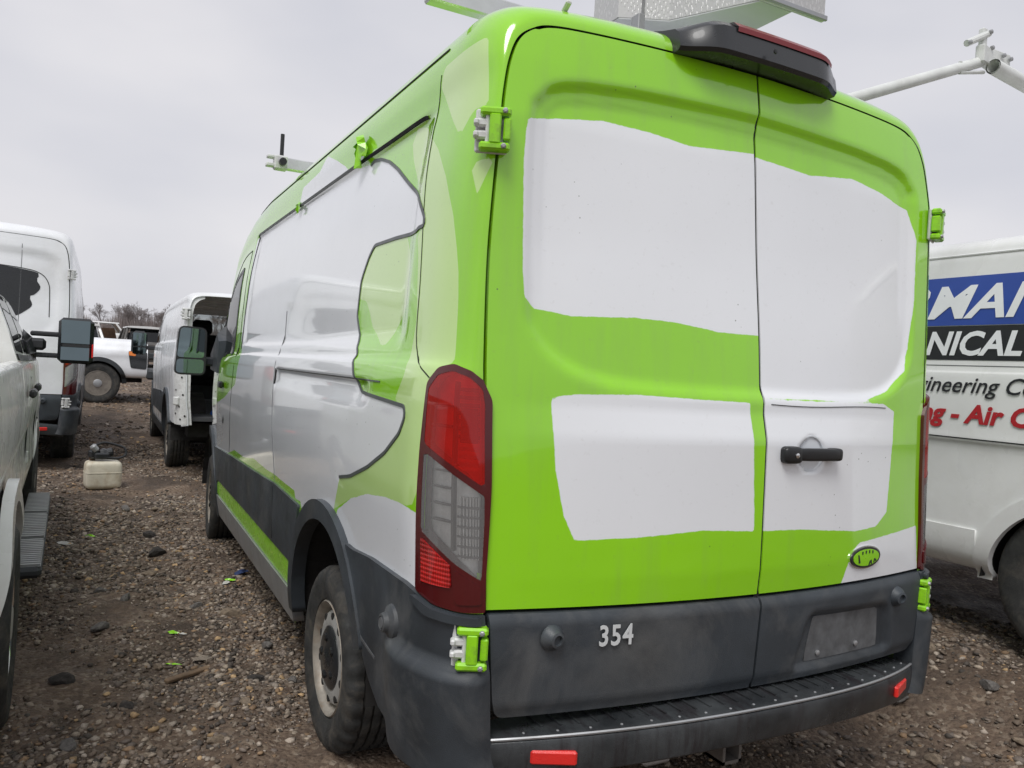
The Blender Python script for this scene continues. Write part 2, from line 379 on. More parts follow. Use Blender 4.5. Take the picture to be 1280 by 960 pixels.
def wheel(parent, c, R=.352, w=.235, side=-1, style='van', near=False, steer=0.):
    """axis along x; side -1: outer face towards -x"""
    n = 120 if near else 48
    p = empty_part('wheel', parent, c, steer)
    T = Matrix.Rotation(math.pi/2*side, 4, 'Y')
    hw = w/2; r0 = R*.62
    prof = [(r0, -hw*.80), (r0*1.03, -hw*.92), (R*.80, -hw*1.04), (R*.90, -hw*1.02), (R*.955, -hw*.93), (R*.985, -hw*.80)]
    ribs = np.linspace(-hw*.78, hw*.78, 6); g = .011
    for i in range(5):
        a, b = ribs[i]+g/2, ribs[i+1]-g/2; prof += [(R*.998, a), (R*1.0, (a+b)/2), (R*.998, b)]
        if i < 4: prof += [(R*.962, b+.001), (R*.962, b+g-.001)]
    prof += [(R*.985, hw*.80), (R*.955, hw*.93), (R*.90, hw*1.02), (R*.80, hw*1.04), (r0*1.03, hw*.92), (r0, hw*.80)]
    mb = MB(); mb.lathe(prof, n, T, closed=True)
    t = mb.build('tyre', 'tyre', p, True)
    if near:
        ax = T.to_3x3() @ Vector((0, 0, 1))
        for i, v in enumerate(t.data.vertices):
            rr, hh = prof[i//n]; k = i % n
            if rr > R*.95 and ((k % 4 == 0) if abs(hh) > hw*.45 else (k+2) % 5 == 0):
                rad = v.co-ax*v.co.dot(ax); v.co -= rad.normalized()*(.012 if abs(hh) > hw*.45 else .006)
    if c[2] < R:     # the loaded tyre flattens where it stands
        for v in t.data.vertices: v.co.z = max(v.co.z, -c[2])
    q = r0*.985
    if style == 'van':
        MB().lathe([(q*1.03, hw*.86), (q*1.0, hw*.93), (q*.95, hw*.86), (q*.90, hw*.62), (q*.88, hw*.25), (q*.80, hw*.05), (q*.80, -hw*.6), (q*1.03, -hw*.86)], 48, T, True).build('rim', 'tan', p, True)
        d = MB().lathe([(q*.90, hw*.30), (q*.87, hw*.55), (q*.80, hw*.74), (q*.66, hw*.82), (q*.55, hw*.78), (q*.50, hw*.5), (q*.85, hw*.1)], 48, T, True).build('wheel_disc', 'rim', p, True)
        hb = MB()
        for k in range(10):
            a = 2*math.pi*k/10; hb.lathe([(.015, hw*.66), (.015, hw*.80), (.010, hw*.81)], 10, T @ Matrix.Translation((q*.745*math.cos(a), q*.745*math.sin(a), 0)))
        hb.build('vent_hole', 'dark', p, kind='stuff')
        cp = MB().lathe([(q*.57, hw*.60), (q*.56, hw*.82), (q*.48, hw*.90), (q*.30, hw*.90), (q*.16, hw*.98), (q*.12, hw*1.0), (.004, hw*1.0)], 32, T).build('centre_cap', 'lampblack', p, True)
        nb = MB()
        for k in range(5):
            a = 2*math.pi*k/5+.3; nb.lathe([(.018, hw*.80), (.018, hw*.93), (.012, hw*.97)], 8, T @ Matrix.Translation((q*.36*math.cos(a), q*.36*math.sin(a), 0)))
        nb.build('lug_cover', 'black', p, kind='stuff')
    else:
        mm = style if style in M else 'rim'
        d = MB().lathe([(q*1.03, hw*.86), (q*.98, hw*.92), (q*.93, hw*.8), (q*.86, hw*.42), (q*.62, hw*.30), (q*.50, hw*.52), (q*.36, hw*.55), (q*.34, hw*.86), (q*.22, hw*.92), (.004, hw*.92)], 40, T).build('rim', mm, p, True)
        hb = MB()
        for k in range(8):
            a = 2*math.pi*(k+.5)/8; hb.lathe([(.030, hw*.2), (.030, hw*.37), (.026, hw*.38)], 10, T @ Matrix.Translation((q*.72*math.cos(a), q*.72*math.sin(a), 0)))
        hb.build('vent_hole', 'dark', p, kind='stuff')
        MB().lathe([(q*.33, hw*.80), (q*.32, hw*.93), (q*.24, hw*.985), (.004, hw*.99)], 20, T).build('hub_cap', 'gsteel' if style == 'rimd' else 'rim', p, True)
    return p
def empty_part(name, parent, loc, rz=0):
    e = bpy.data.objects.new(name, None); e.location = loc; e.rotation_euler = (0, 0, rz); e.empty_display_size = .1
    return link(e, parent)
# ---------------------------------------------------------------- van surface
KB = np.array([(.955,.28),(.985,.45),(1.003,.70),(1.008,.90),(1.020,1.15),(1.014,1.42),(1.004,1.50),(.984,1.56),
  (.972,1.80),(.955,2.05),(.932,2.22),(.920,2.31),(.920,2.40),(.906,2.475),(.868,2.532),(.785,2.568),(.60,2.59),(.3,2.603),(0,2.608)])
KD = np.array([(.80,.40),(.845,.50),(.862,.70),(.885,.88),(.893,1.13),(.905,1.40),(.907,1.48),(.909,1.55),
  (.911,1.80),(.903,2.03),(.893,2.19),(.883,2.28),(.868,2.355),(.842,2.415),(.80,2.450),(.74,2.472),(.60,2.482),(.3,2.490),(0,2.494)])
SUB = 8
def cmr(K, sub=SUB):
    n = len(K); out = []
    E_ = np.vstack([2*K[0]-K[1], K, 2*K[-1]-K[-2]])
    for i in range(n-1):
        p0,p1,p2,p3 = E_[i:i+4]
        for j in range(sub):
            t = j/sub
            out.append(.5*(2*p1+(p2-p0)*t+(2*p0-5*p1+4*p2-p3)*t*t+(3*p1-p0-3*p2+p3)*t**3))
    out.append(K[-1]); return np.array(out)
def ss(a, b, x):
    t = np.clip((np.asarray(x, float)-a)/(b-a), 0, 1); return t*t*(3-2*t)
YB = .34
class Van:
    """outer surface of one panel van; top = roof height, ln = length"""
    def __init__(s, top=2.608, ln=6.0, press=True):
        s.k = (top-1.56)/(2.608-1.56); s.top = top; s.ln = ln; s.press = press; s.memo = {}
        f = lambda z: np.where(z > 1.56, 1.56+(z-1.56)*s.k, z)
        b = cmr(KB); d = cmr(KD); b[:,1] = f(b[:,1]); d[:,1] = f(d[:,1])
        s.b, s.d = b, d
        q = ln-6.0
        s.ty = np.array([-1, 3.3, 3.9, 4.2, 4.5, 4.75, 5.0, 5.25, 5.45, 5.7, 5.85, 5.95, 6.0])+np.array([0]+[q]*12)
        tz = np.array([2.608, 2.608, 2.55, 2.49, 2.38, 2.22, 2.0, 1.72, 1.45, 1.28, 1.15, .95, .72])
        s.tz = np.where(tz > 1.56, 1.56+(tz-1.56)*s.k, tz)
        s.wy = np.array([-1, 4.5, 5.0, 5.4, 5.7, 5.88, 5.97, 6.0])+np.array([0]+[q]*7)
        s.wx = np.array([1, 1, .975, .93, .86, .76, .62, .5])
    def sec(s, y):
        key = round(float(y), 4)
        if key not in s.memo: s.memo[key] = s.section(key)
        return s.memo[key]
    def section(s, y):
        """cross section at y: (n,2) array of half width, height"""
        zt = np.interp(y, s.ty, s.tz); w = np.interp(y, s.wy, s.wx)
        z1 = min(1.3, zt*.75); z = s.b[:,1]
        z = np.where(z > z1, z1+(z-z1)*(zt-z1)/(s.top-z1), z)
        x = s.b[:,0]*w
        if s.press:   # pressed side panel under the gutter, and the long slot
            m = ss(.47, .60, y)*(1-ss(3.62, 3.72, y))*ss(1.56, 1.60, z)*(1-ss(2.285, 2.31, z))
            m2 = ss(.70, .86, y)*(1-ss(2.32, 2.35, y))*ss(1.365, 1.385, z)*(1-ss(1.44, 1.452, z))
            x = x-.016*m-.012*m2
        return np.c_[x, z]
    def xs(s, y, z):
        a = s.sec(y)
        return float(np.interp(z, a[:,1], a[:,0]))
    def yr(s, x, z):
        k = lambda q: np.where(q > 1.56, 1.56+(q-1.56)*s.k, q)
        z0 = k(np.array([.5, .6, .87, .95, 1.05, 1.34, 1.42, 1.5, 2.2, 2.34, 2.49, 2.6]))
        y0 = np.interp(z, z0, [-.036, -.036, -.052, -.058, -.057, -.050, -.030, -.028, .045, .065, .09, .14])
        z1 = k(np.array([.5, .87, 1.13, 1.6, 1.85, 2.2, 2.36, 2.45, 2.6]))
        y1 = np.interp(z, z1, [.045, .042, .055, .078, .088, .095, .115, .13, .16])
        return y0+(y1-y0)*(np.abs(x)/.89)**2
    def corner(s, n=12):
        """strip from the side at YB round to the rear opening; list of (m,3) rows"""
        a = s.sec(YB); dy = s.yr(s.d[:,0], s.d[:,1]); out = []
        for i in range(n+1):
            t = i/n*math.pi/2
            lat = a+(s.d-a)*(1-math.cos(t))
            out.append(np.c_[-lat[:,0], YB+(dy-YB)*math.sin(t), lat[:,1]])
        return out
    def cpt(s, t, z, off=0.):
        """point on the left corner strip, t 0 side .. 1 rear opening"""
        a = s.sec(YB)
        def at(tt, zz):
            xa = np.interp(zz, a[:100,1], a[:100,0]); xd = np.interp(zz, s.d[:100,1], s.d[:100,0])
            if tt > 1:     # past the opening, over the door edge
                x_ = xd-(tt-1)*YB; return np.array([-x_, float(s.yr(x_, zz)), zz])
            th = tt*math.pi/2; dy = float(s.yr(xd, zz))
            return np.array([-(xa+(xd-xa)*(1-math.cos(th))), YB+(dy-YB)*math.sin(th), zz])
        p = at(t, z)
        if off:
            u = at(t+.01, z)-at(t-.01, z); v = at(t, z+.01)-at(t, z-.01)
            nn = np.cross(u, v); nn /= np.linalg.norm(nn); p = p+off*nn
        return p
    def left_rows(s, step=.025):
        ys = np.arange(YB, s.ln+1e-6, step)
        rows = s.corner()[::-1]
        for y in ys[1:]:
            a = s.sec(y); rows.append(np.c_[-a[:,0], np.full(len(a), y), a[:,1]])
        return np.array(rows)       # (ny, ns, 3)
DEC = dict(
  W=[(3.583,2.283),(3.503,2.305),(2.566,2.307),(1.388,2.316),(1.076,2.277),(1.034,2.284),(0.952,2.272),(0.836,2.236),(0.722,2.184),(0.579,2.105),(0.448,2.033),(0.398,1.987),(0.367,1.955),(0.362,1.928),(0.415,1.928),(0.42,1.92),(0.648,1.929),(0.882,1.931),(0.937,1.895),(0.985,1.843),(1.01,1.808),(1.022,1.677),(0.927,1.531),(0.951,1.519),(0.904,1.459),(0.864,1.435),(0.811,1.405),(0.355,1.385),(0.347,1.353),(0.385,1.303),(0.503,1.232),(0.667,1.166),(0.861,1.108),(1.001,1.084),(1.077,0.948),(1.273,0.838),(1.472,0.797),(1.608,0.857),(1.623,0.883),(1.736,0.877),(1.756,0.91),(1.987,0.911),(2.225,0.916),(2.443,0.91),(2.635,0.914),(2.851,0.918),(3.185,0.882),(3.582,0.881),(3.867,0.828),(4.55,0.80),(5.9,0.75),(5.9,1.02),(4.75,1.10),(4.12,1.196),(3.638,1.313),(3.619,1.404),(3.568,1.491),(3.7,1.619),(3.655,1.787),(3.622,1.995),(3.61,2.175)],
  OUT=[(1.076,2.277),(1.034,2.284),(0.952,2.272),(0.836,2.236),(0.722,2.184),(0.579,2.105),(0.448,2.033),(0.398,1.987),(0.367,1.955),(0.362,1.928),(0.415,1.928),(0.42,1.92),(0.648,1.929),(0.882,1.931),(0.937,1.895),(0.985,1.843),(1.01,1.808),(1.022,1.677),(0.927,1.531),(0.951,1.519),(0.904,1.459),(0.864,1.435),(0.811,1.405),(0.355,1.385),(0.347,1.353),(0.385,1.303),(0.503,1.232),(0.667,1.166),(0.861,1.108),(1.001,1.084)],
  W2=[(2.324,2.321),(2.29,2.336),(2.244,2.39),(1.893,2.405),(1.78,2.46),(1.599,2.4),(1.431,2.338),(1.375,2.31)],
  Q=[(1.065,0.941),(0.855,1.029),(0.67,1.076),(0.482,1.099),(0.322,1.105),(0.188,1.093),(0.173,0.894),(0.323,0.857),(0.903,0.856)],
  L1=[(0.569,2.294),(0.605,2.249),(0.571,2.185),(0.515,2.12),(0.421,2.016),(0.363,1.925),(0.42,1.918),(0.391,1.838),(0.359,1.647),(0.373,1.57),(0.387,1.475),(0.45,1.398),(0.355,1.385),(0.355,1.357),(0.385,1.303),(0.503,1.232),(0.667,1.166),(0.861,1.108),(1.001,1.084),(1.088,0.946),(0.855,1.029),(0.67,1.076),(0.482,1.099),(0.322,1.105),(0.256,1.107),(0.199,1.196),(0.196,1.369),(0.204,1.466),(0.166,1.498),(0.077,1.521),(0.079,1.571),(0.083,1.686),(0.094,1.767),(0.114,1.834),(0.152,1.93),(0.228,2.052),(0.32,2.156),(0.479,2.276)],
  L2=[(0.882,1.93),(0.937,1.895),(1.01,1.808),(1.02,1.742),(0.926,1.731),(0.876,1.691),(0.822,1.632),(0.682,1.566),(0.635,1.568),(0.565,1.619),(0.482,1.681),(0.442,1.712),(0.485,1.85),(0.542,1.925)],
  L3=[(0.055,2.426),(0.014,2.222),(0.097,2.221),(0.144,2.18),(0.164,2.16),(0.235,2.226),(0.356,2.36),(0.342,2.418)],
  L4=[(0.076,2.061),(0.018,2.069),(-0.033,2.067),(0.028,1.972)],
)
RDEC = dict(
  UL=[(-0.812,2.194),(-0.719,2.215),(-0.567,2.236),(-0.406,2.231),(-0.262,2.216),(0.02,2.24),(0.02,1.661),(-0.161,1.66),(-0.321,1.677),(-0.456,1.68),(-0.653,1.668),(-0.766,1.681),(-0.801,1.711),(-0.809,1.775),(-0.82,2.077),(-0.817,2.154)],
  UR=[(-0.014,2.229),(0.244,2.212),(0.471,2.239),(0.627,2.216),(0.775,2.177),(0.814,2.072),(0.812,1.837),(0.784,1.66),(0.757,1.587),(0.634,1.511),(0.486,1.474),(-0.045,1.467)],
  LL=[(-0.717,1.441),(-0.647,1.453),(-0.452,1.46),(-0.057,1.452),(-0.051,1.318),(-0.035,1.066),(-0.226,1.075),(-0.441,1.06),(-0.64,1.054),(-0.673,1.121),(-0.701,1.24),(-0.716,1.391)],
  LR=[(-0.028,1.458),(0.352,1.47),(0.61,1.468),(0.681,1.442),(0.659,1.316),(0.636,1.094),(0.57,1.049),(0.449,1.041),(0.161,1.063),(-0.018,1.066)],
  BR=[(0.387,0.869),(0.433,0.973),(0.476,1.001),(0.862,1.029),(0.877,0.87),(0.617,0.859)],
)
# ---------------------------------------------------------------- panel van builder
def mirr(fn):
    g = lambda p, off: (lambda q: (-q[0], q[1], q[2]))(fn(p, off))
    if hasattr(fn, 'vec'): g.vec = lambda P, off: np.asarray(fn.vec(P, off))*np.array([-1, 1, 1])
    return g
def surfaces(V):
    side = lambda p, off: (-(V.xs(p[0], p[1])+off), p[0], p[1])
    def cs(p, off):
        if p[0] >= YB: return (-(V.xs(p[0], p[1])+off), p[0], p[1])
        return tuple(V.cpt((YB-p[0])/YB, p[1], off))
    k = lambda z: np.where(np.asarray(z) > 1.56, 1.56+(np.asarray(z)-1.56)*V.k, z)
    h = [(0, 2.365), (-.165, 2.36), (-.45, 2.35), (-.70, 2.325), (-.785, 2.27), (-.815, 2.18), (-.81, 1.72), (-.785, 1.61), (-.70, 1.525), (-.555, 1.475), (-.3, 1.46), (0, 1.46)]
    rec = np.array(h+[(-x, z) for x, z in h[::-1]]); rec = spl(rec, 3); rec[:, 1] = k(rec[:, 1])
    def rv(P, off):
        P = np.asarray(P, float); sd, _ = sdpoly(P, rec)
        y = V.yr(P[:, 0], P[:, 1])-off+.020*ss(-.004, .042, sd)+.008*ss(.044, .072, sd)*ss(1.6, 1.95, P[:, 1])
        y = y+.034*ss(1, .80, np.hypot((P[:, 0]-.20)/.056, (P[:, 1]-1.298)/.052))   # finger dish behind the handle
        return np.c_[P[:, 0], y, P[:, 1]]
    rear = lambda p, off: tuple(rv(np.atleast_2d(p), off)[0])
    rear.vec = rv
    low = lambda p, off: (p[0], float(V.yr(p[0], p[1]))-off, p[1])
    low.vec = lambda P, off: np.c_[P[:, 0], V.yr(P[:, 0], P[:, 1])-off, P[:, 1]]
    return side, cs, rear, low, k
LAMP = [(.236, 1.462), (.20, 1.503), (.137, 1.514), (.06, 1.500), (.0, 1.474), (-.024, 1.425), (-.020, 1.20), (-.006, .95), (-.004, .868), (.096, .866), (.185, .868), (.253, .888), (.246, 1.28)]
def van_body(V, root, paint, step, decals=None, lampcut=(1, 1), arches=((1.21, .53), (4.96, .50)), cut_rear=True, cutz=.45):
    G = V.left_rows(step); ny, ns = G.shape[:2]
    R_ = G[:, ::-1][:, 1:].copy(); R_[..., 0] *= -1
    F = np.concatenate([G, R_], 1); nn = F.shape[1]; P = F.reshape(-1, 3)
    q = V.ln-6.0
    win = np.array([(4.05, 2.10), (4.03, 1.53), (4.82, 1.50), (4.86, 1.62), (4.34, 2.03)])+[q, 0]
    win[:, 1] = np.where(win[:, 1] > 1.56, 1.56+(win[:, 1]-1.56)*V.k, win[:, 1])
    idx = np.arange(ny*nn).reshape(ny, nn); a = idx[:-1, :-1]; faces = np.stack([a, idx[:-1, 1:], idx[1:, 1:], idx[1:, :-1]], -1).reshape(-1, 4)
    C = P[faces].mean(1); ax = np.abs(C[:, 0]); keep = np.ones(len(faces), bool)
    for i, (yc, r) in enumerate(arches):
        yy = yc+(q if i else 0)
        keep &= ~((ax > .78) & (np.hypot(C[:, 1]-yy, C[:, 2]-.37) < r))
        keep &= ~((ax > .78) & (np.abs(C[:, 1]-yy) < r) & (C[:, 2] < .37))
    if cut_rear: keep &= ~((C[:, 1] < .95) & (C[:, 2] < .70-(.95-C[:, 1])*.75) & (C[:, 2] < .72))
    keep &= ~((C[:, 1] < .95) & (C[:, 2] < cutz))
    keep &= ~((np.abs(C[:, 1]-1.21) < .64) & (C[:, 2] < .45))
    if cutz < .5:
        edge = np.array([(.95, .90), (.80, .80), (.74, .69), (.68, .58), (.58, .48), (.48, .44), (.2, .44), (.2, .95), (.95, .95)])
        keep &= ~((C[:, 1] > .45) & (C[:, 1] < .95) & (C[:, 2] < .80) & (sdpoly(C[:, 1:], edge)[0] < 0))
    keep &= ~((ax > .7) & (sdpoly(C[:, 1:], win)[0] > 0))
    fr_ = np.repeat(np.arange(ny-1), nn-1); s_ = YB*(1-(12-fr_-.5)/12)
    lc = (fr_ < 12) & (sdpoly(np.c_[s_, C[:, 2]], LAMP)[0] > .022)
    keep &= ~(lc & (((C[:, 0] < 0) & bool(lampcut[0])) | ((C[:, 0] > 0) & bool(lampcut[1]))))
    col = np.tile(np.minimum(np.arange(nn-1), nn-2-np.arange(nn-1)), ny-1)
    ws = (C[:, 1] > 4.42+q) & (C[:, 1] < 5.36+q) & (col >= 13*SUB+4)
    at = None
    if decals:
        U = np.c_[P[:, 1]+np.abs(P[:, 0])-1.03, P[:, 2]]; D = decals
        wh = np.maximum.reduce([sdpoly(U, D['W'])[0], sdpoly(U, D['W2'])[0], sdpoly(U, D['Q'])[0]])
        lg = np.maximum.reduce([sdpoly(U, D[k])[0] for k in ('L1', 'L2', 'L3', 'L4')])
        wh = np.maximum(wh, np.minimum(.68-np.abs(P[:, 0]), np.minimum(P[:, 1]-.38, P[:, 2]-2.5)))      # unseen roof, assumed unwrapped: made white to keep green bounce off the tool box
        at = dict(white=wh, light_green=lg)
    mesh('body', P, faces[keep & ~ws][:, ::-1], paint, root, True, at)
    g = faces[ws]; us = np.unique(g); mp_ = -np.ones(len(P), int); mp_[us] = np.arange(len(us))
    mesh('windscreen', P[us], mp_[g][:, ::-1], 'glass', root)
    return win
def lamp(V, root, cs, broken=True):
    hs = empty_part('tail_lamp', root, (0, 0, 0)); out = rnd(LAMP, .010, 2)
    red = rnd([(.227, 1.445), (.194, 1.484), (.137, 1.497), (.063, 1.482), (.010, 1.455), (-.004, 1.418), (-.001, 1.192), (.228, 1.295)], .008, 2)
    clr = rnd([(.228, 1.276), (.0, 1.170), (.012, .950), (.11, .990), (.230, 1.058)], .006, 2)
    patch('lamp_housing', out, cs, 'dred', hs, .010, .012, .035, holes=[red, clr])
    patch('lamp_back', out, cs, 'bowl', hs, .03, -.030, 0)
    for nm, po, m in (('red_lens', red, 'redglass'), ('clear_lens', clr, 'clearglass')):
        c = po.mean(0); patch(nm, c+(po-c)*1.05, cs, m, hs, .015, .011, 0)
    if not broken: return hs
    def strip(a, b, c, d, o, m, n='reflector_rib'): patch(n, np.array([(a, c), (b, c), (b, d), (a, d)]), cs, m, hs, .02, o, .018)
    for i in range(11): strip(.010, .115, 1.235+i*.021, 1.235+i*.021+.010, -.008, 'bowld' if i > 3 else 'bowl')
    strip(.120, .128, 1.20, 1.47, .004, 'bowld', 'divider'); strip(.120, .128, 1.02, 1.21, .004, 'bowld', 'divider')
    strip(.135, .215, 1.345, 1.352, .0, 'bowld'); strip(.135, .215, 1.40, 1.406, .0, 'bowld'); strip(.02, .11, 1.30, 1.40, -.012, 'bowld', 'bulb_shade')
    for i in range(7): strip(.016+i*.014, .016+i*.014+.005, 1.00, 1.165, -.008, 'bowl')
    for i in range(6): strip(.016, .112, 1.005+i*.026, 1.005+i*.026+.006, -.006, 'bowld')
    for i in range(4): strip(.135, .215, 1.09+i*.045, 1.09+i*.045+.004, -.01, 'bowld')
    patch('lower_reflector', rnd([(.226, 1.04), (.125, .985), (.120, .925), (.226, .92)], .004, 2), cs, 'red', hs, .012, .016, .006)
    patch('lower_lens', rnd([(.110, .975), (.014, .935), (.014, .89), (.10, .885), (.112, .90)], .006, 2), cs, 'dred', hs, .012, .016, .006)
    return hs
def hinge(parent, c, rz, sg, arm='green', s=1.):
    """door hinge: pressed bracket with two knuckles; local x along the body, -y outwards"""
    p = empty_part('hinge', parent, c, rz); p.scale = (sg*s, s, s)
    b = MB()
    b.box((.004, -.018, .046), (.082, .034, .022), bev=.006); b.box((.004, -.018, -.046), (.082, .034, .022), bev=.006)
    b.box((.004, -.026, 0), (.030, .020, .080), bev=.004); b.box((.036, -.018, 0), (.020, .030, .058), bev=.004)
    b.build('hinge_bracket', arm, p)
    w = MB(); w.box((-.028, -.012, .016), (.036, .026, .022), bev=.005); w.box((-.028, -.012, -.016), (.036, .026, .022), bev=.005)
    w.box((-.046, -.016, .016), (.014, .03, .016), bev=.004); w.box((-.046, -.016, -.016), (.014, .03, .016), bev=.004); w.tube([(-.016, -.02, -.05), (-.016, -.02, .05)], .006, 8)
    w.build('hinge_knuckle', 'wsteel', p)
    for zz in (-.046, .046): MB().lathe([(.0075, 0), (.0075, .006), (.004, .008)], 6, Matrix.Translation((.028, -.035, zz)) @ Matrix.Rotation(math.pi/2, 4, 'X')).build('hinge_bolt', 'gsteel', p)
    MB().box((-.004, .004, 0), (.088, .012, .116), bev=.005).build('hinge_plate', 'wsteel', p)
    return p
def transit(name, label, cat, V, loc, rz=0., paint='white', hero=False, group=None, doors=(1, 1), lamps=(1, 1), bumper=True, step=.06, steer=0.):
    root = empty(name, label, cat, loc, rz, group)
    side, cs, rear, low, k = surfaces(V); mside, mcs = mirr(side), mirr(cs)
    q = V.ln-6.0
    win = van_body(V, root, paint, step, DEC if hero else None, cutz=.45 if bumper else .60, lampcut=lamps)
    res = .0125 if hero else .04
    # --- rear doors
    O = V.d; zt = O[:, 1]; i0 = int(np.argmax(zt > .872))
    for sg in (-1, 1):
        if not doors[(sg+1)//2]: continue
        d = empty_part('rear_door', root, (0, 0, 0))
        edge = [(max(x-.0095, .0045), z-.006*(x < .80)) for x, z in O[i0+1:]]
        po = np.array([(.0045, .872), (edge[0][0], .872)]+edge[:-1]+[(.0045, edge[-1][1])]); po[:, 0] *= sg
        at = None
        if hero:
            wl = [RDEC[n] for n in (('UL', 'LL') if sg < 0 else ('UR', 'LR', 'BR'))]
            at = dict(white=lambda Q, wl=wl: np.maximum.reduce([sdpoly(Q, w)[0] for w in wl]), light_green=lambda Q: np.full(len(Q), -1.))
        patch('door_skin', po, rear, paint, d, res, 0, .035, at)
        lo = np.array([(.0045, .582), (.835, .582), (.852, .62), (.865, .75), (.874, .862), (.0045, .862)]); lo[:, 0] *= sg
        lo = rnd(lo, [.001, .03, .03, .001, .004, .001], 3)
        def lfn(p, off, sg=sg): return tuple(lv(np.atleast_2d(p), off)[0])
        def lv(P, off, sg=sg):
            P = np.asarray(P, float); y = V.yr(P[:, 0], P[:, 1])-off-.012*ss(.862, .84, P[:, 1])+.012*ss(.62, .585, P[:, 1])
            if sg > 0: y = y+.022*ss(0, .022, sdpoly(P, rnd([(.16, .60), (.70, .60), (.66, .785), (.22, .80)], .04, 4))[0])
            return np.c_[P[:, 0], y, P[:, 1]]
        lfn.vec = lv
        patch('lower_panel', lo, lfn, 'plastic', d, res, .008, .04)
        patch('door_inner', np.array([(.01, .60), (.83, .60), (.86, .9), (.86, float(k(2.2))), (.70, float(k(2.44))), (.01, float(k(2.45)))])*[sg, 1], low, 'dark', d, .1, -.06, 0)
        for zz in ((.777, 2.14) if not hero else (.777, 2.138)):
            z_ = float(k(zz)); up_ = zz > 1
            hinge(root, (sg*(.912 if up_ else .912), (.098 if up_ else .055)-.006, z_), sg*.42, -sg, 'hgreen' if hero else 'wsteel', 1.0)
        sx_ = -.70 if sg < 0 else .70
        sn = MB().lathe([(.036, 0), (.034, .010), (.024, .020), (.021, .030), (.014, .032), (.013, .022), (.001, .021)], 24, Matrix.Translation(lfn((sx_, .797), .006)) @ Matrix.Rotation(math.pi/2, 4, 'X') @ Matrix.Rotation(-.12*sg, 4, 'Y')).build('parking_sensor', 'plastic', d, True)
        if sg > 0:
            # handle: two stems, a grip and the lock barrel
            hb = MB(); y0 = rear((.2, 1.36), 0)[1]
            hb.rbox((.098, y0-.016, 1.298), (.078, .044, .054), .5); hb.rbox((.20, y0-.026, 1.300), (.22, .022, .040), .5); hb.rbox((.288, y0-.018, 1.300), (.058, .034, .042), .5)
            H = hb.build('door_handle', 'black', d, True)
            MB().lathe([(.060, -.004), (.060, .0015), (.056, .001), (.051, -.006), (.034, -.017), (.012, -.022), (.002, -.022)], 36, Matrix.Translation(rear((.2, 1.36), 0)) @ Matrix.Translation((0, -.0015, -.062)) @ Matrix.Rotation(math.pi/2, 4, 'X')).build('handle_cup', 'cup', d, True)
            MB().lathe([(.008, 0), (.008, .004), (.004, .005)], 14, Matrix.Translation((.104, y0-.036, 1.298)) @ Matrix.Rotation(math.pi/2, 4, 'X')).build('lock_barrel', 'chrome', d, True)
            for px_, pz in ((.30, .650), (.50, .655)): MB().lathe([(.009, 0), (.009, .012), (.005, .014)], 10, Matrix.Translation(lfn((px_, pz), .004)) @ Matrix.Rotation(math.pi/2, 4, 'X')).build('plate_screw', 'gsteel', d, True)
            pa = patch('plate_pad', rnd([(.235, .628), (.63, .628), (.615, .765), (.26, .775)], .01, 3), lfn, 'padgrey', d, .03, .010, .006)
    # seals behind the gaps and between the doors
    patch('door_seal', np.array([(-.012, .59), (.012, .59), (.012, float(k(2.49))), (-.012, float(k(2.49)))]), rear, 'seam', root, .03, -.0045, 0)
    ew = [(.865, .60), (.90, .9), (.922, 1.5), (.912, float(k(2.1))), (.895, float(k(2.28))), (.85, float(k(2.425))), (.75, float(k(2.487)))]
    ins = [(.82, .60), (.85, .9), (.86, 1.5), (.86, float(k(2.1))), (.84, float(k(2.28))), (.79, float(k(2.38))), (.72, float(k(2.43)))]
    po = np.array(ew+[(-x, z) for x, z in ew[::-1]]+[(-x, z) for x, z in ins]+[(x, z) for x, z in ins[::-1]])
    patch('door_frame_seal', po, low, 'seam' if bumper else 'wsteel', root, .03, -.045 if bumper else -.02, 0 if bumper else .05)
    # --- lamps
    for i, f in ((0, cs), (1, mcs)):
        if lamps[i]: lamp(V, root, f, hero)
        else:
            pk = patch('lamp_pocket', rnd([(.236, 1.462), (.137, 1.505), (.02, 1.455), (.02, .60), (.253, .60), (.246, 1.28)], .02, 3), f, 'wsteel', root, .03, .004, .01)
            hb = MB()
            for s_, z_ in ((.10, 1.36), (.17, 1.19), (.08, 1.12), (.19, .98), (.06, .93), (.13, .80), (.20, .72), (.05, .70), (.12, .66)):
                c_ = Vector(f((s_, z_), .006)); n_ = (Vector(f((s_, z_), .02))-c_).normalized()
                hb.lathe([(.016 if z_ > 1.3 else .011, 0), (.011, .003)], 10, Matrix.Translation(c_) @ n_.to_track_quat('Z', 'Y').to_matrix().to_4x4())
            hb.build('bolt_hole', 'dark', pk, kind='stuff')
            MB().box(f((.16, .86), .02), (.07, .03, .09), rz=-.7, bev=.008).build('latch_bracket', 'wsteel', pk)
    # --- lower cladding, arches and bumper
    for sg, f, fc in ((-1, side, cs), (1, mside, mcs)):
        def ring(yc, r0, r1, a0, a1, n=26):
            A = np.linspace(math.radians(a0), math.radians(a1), n)
            return np.array([(yc+r1*math.cos(t), .37+r1*math.sin(t)) for t in A]+[(yc+r0*math.cos(t), .37+r0*math.sin(t)) for t in A[::-1]])
        patch('wheel_arch_trim', ring(1.21, .515, .592, 0, 160), f, 'plastic', root, .025, .026, .06)
        patch('wheel_arch_trim', ring(4.96+q, .485, .555, -15, 190), f, 'plastic', root, .03, .022, .05)
        arcp = [(1.21+.588*math.cos(t), .37+.588*math.sin(t)) for t in np.radians(np.linspace(8, 58, 10))]
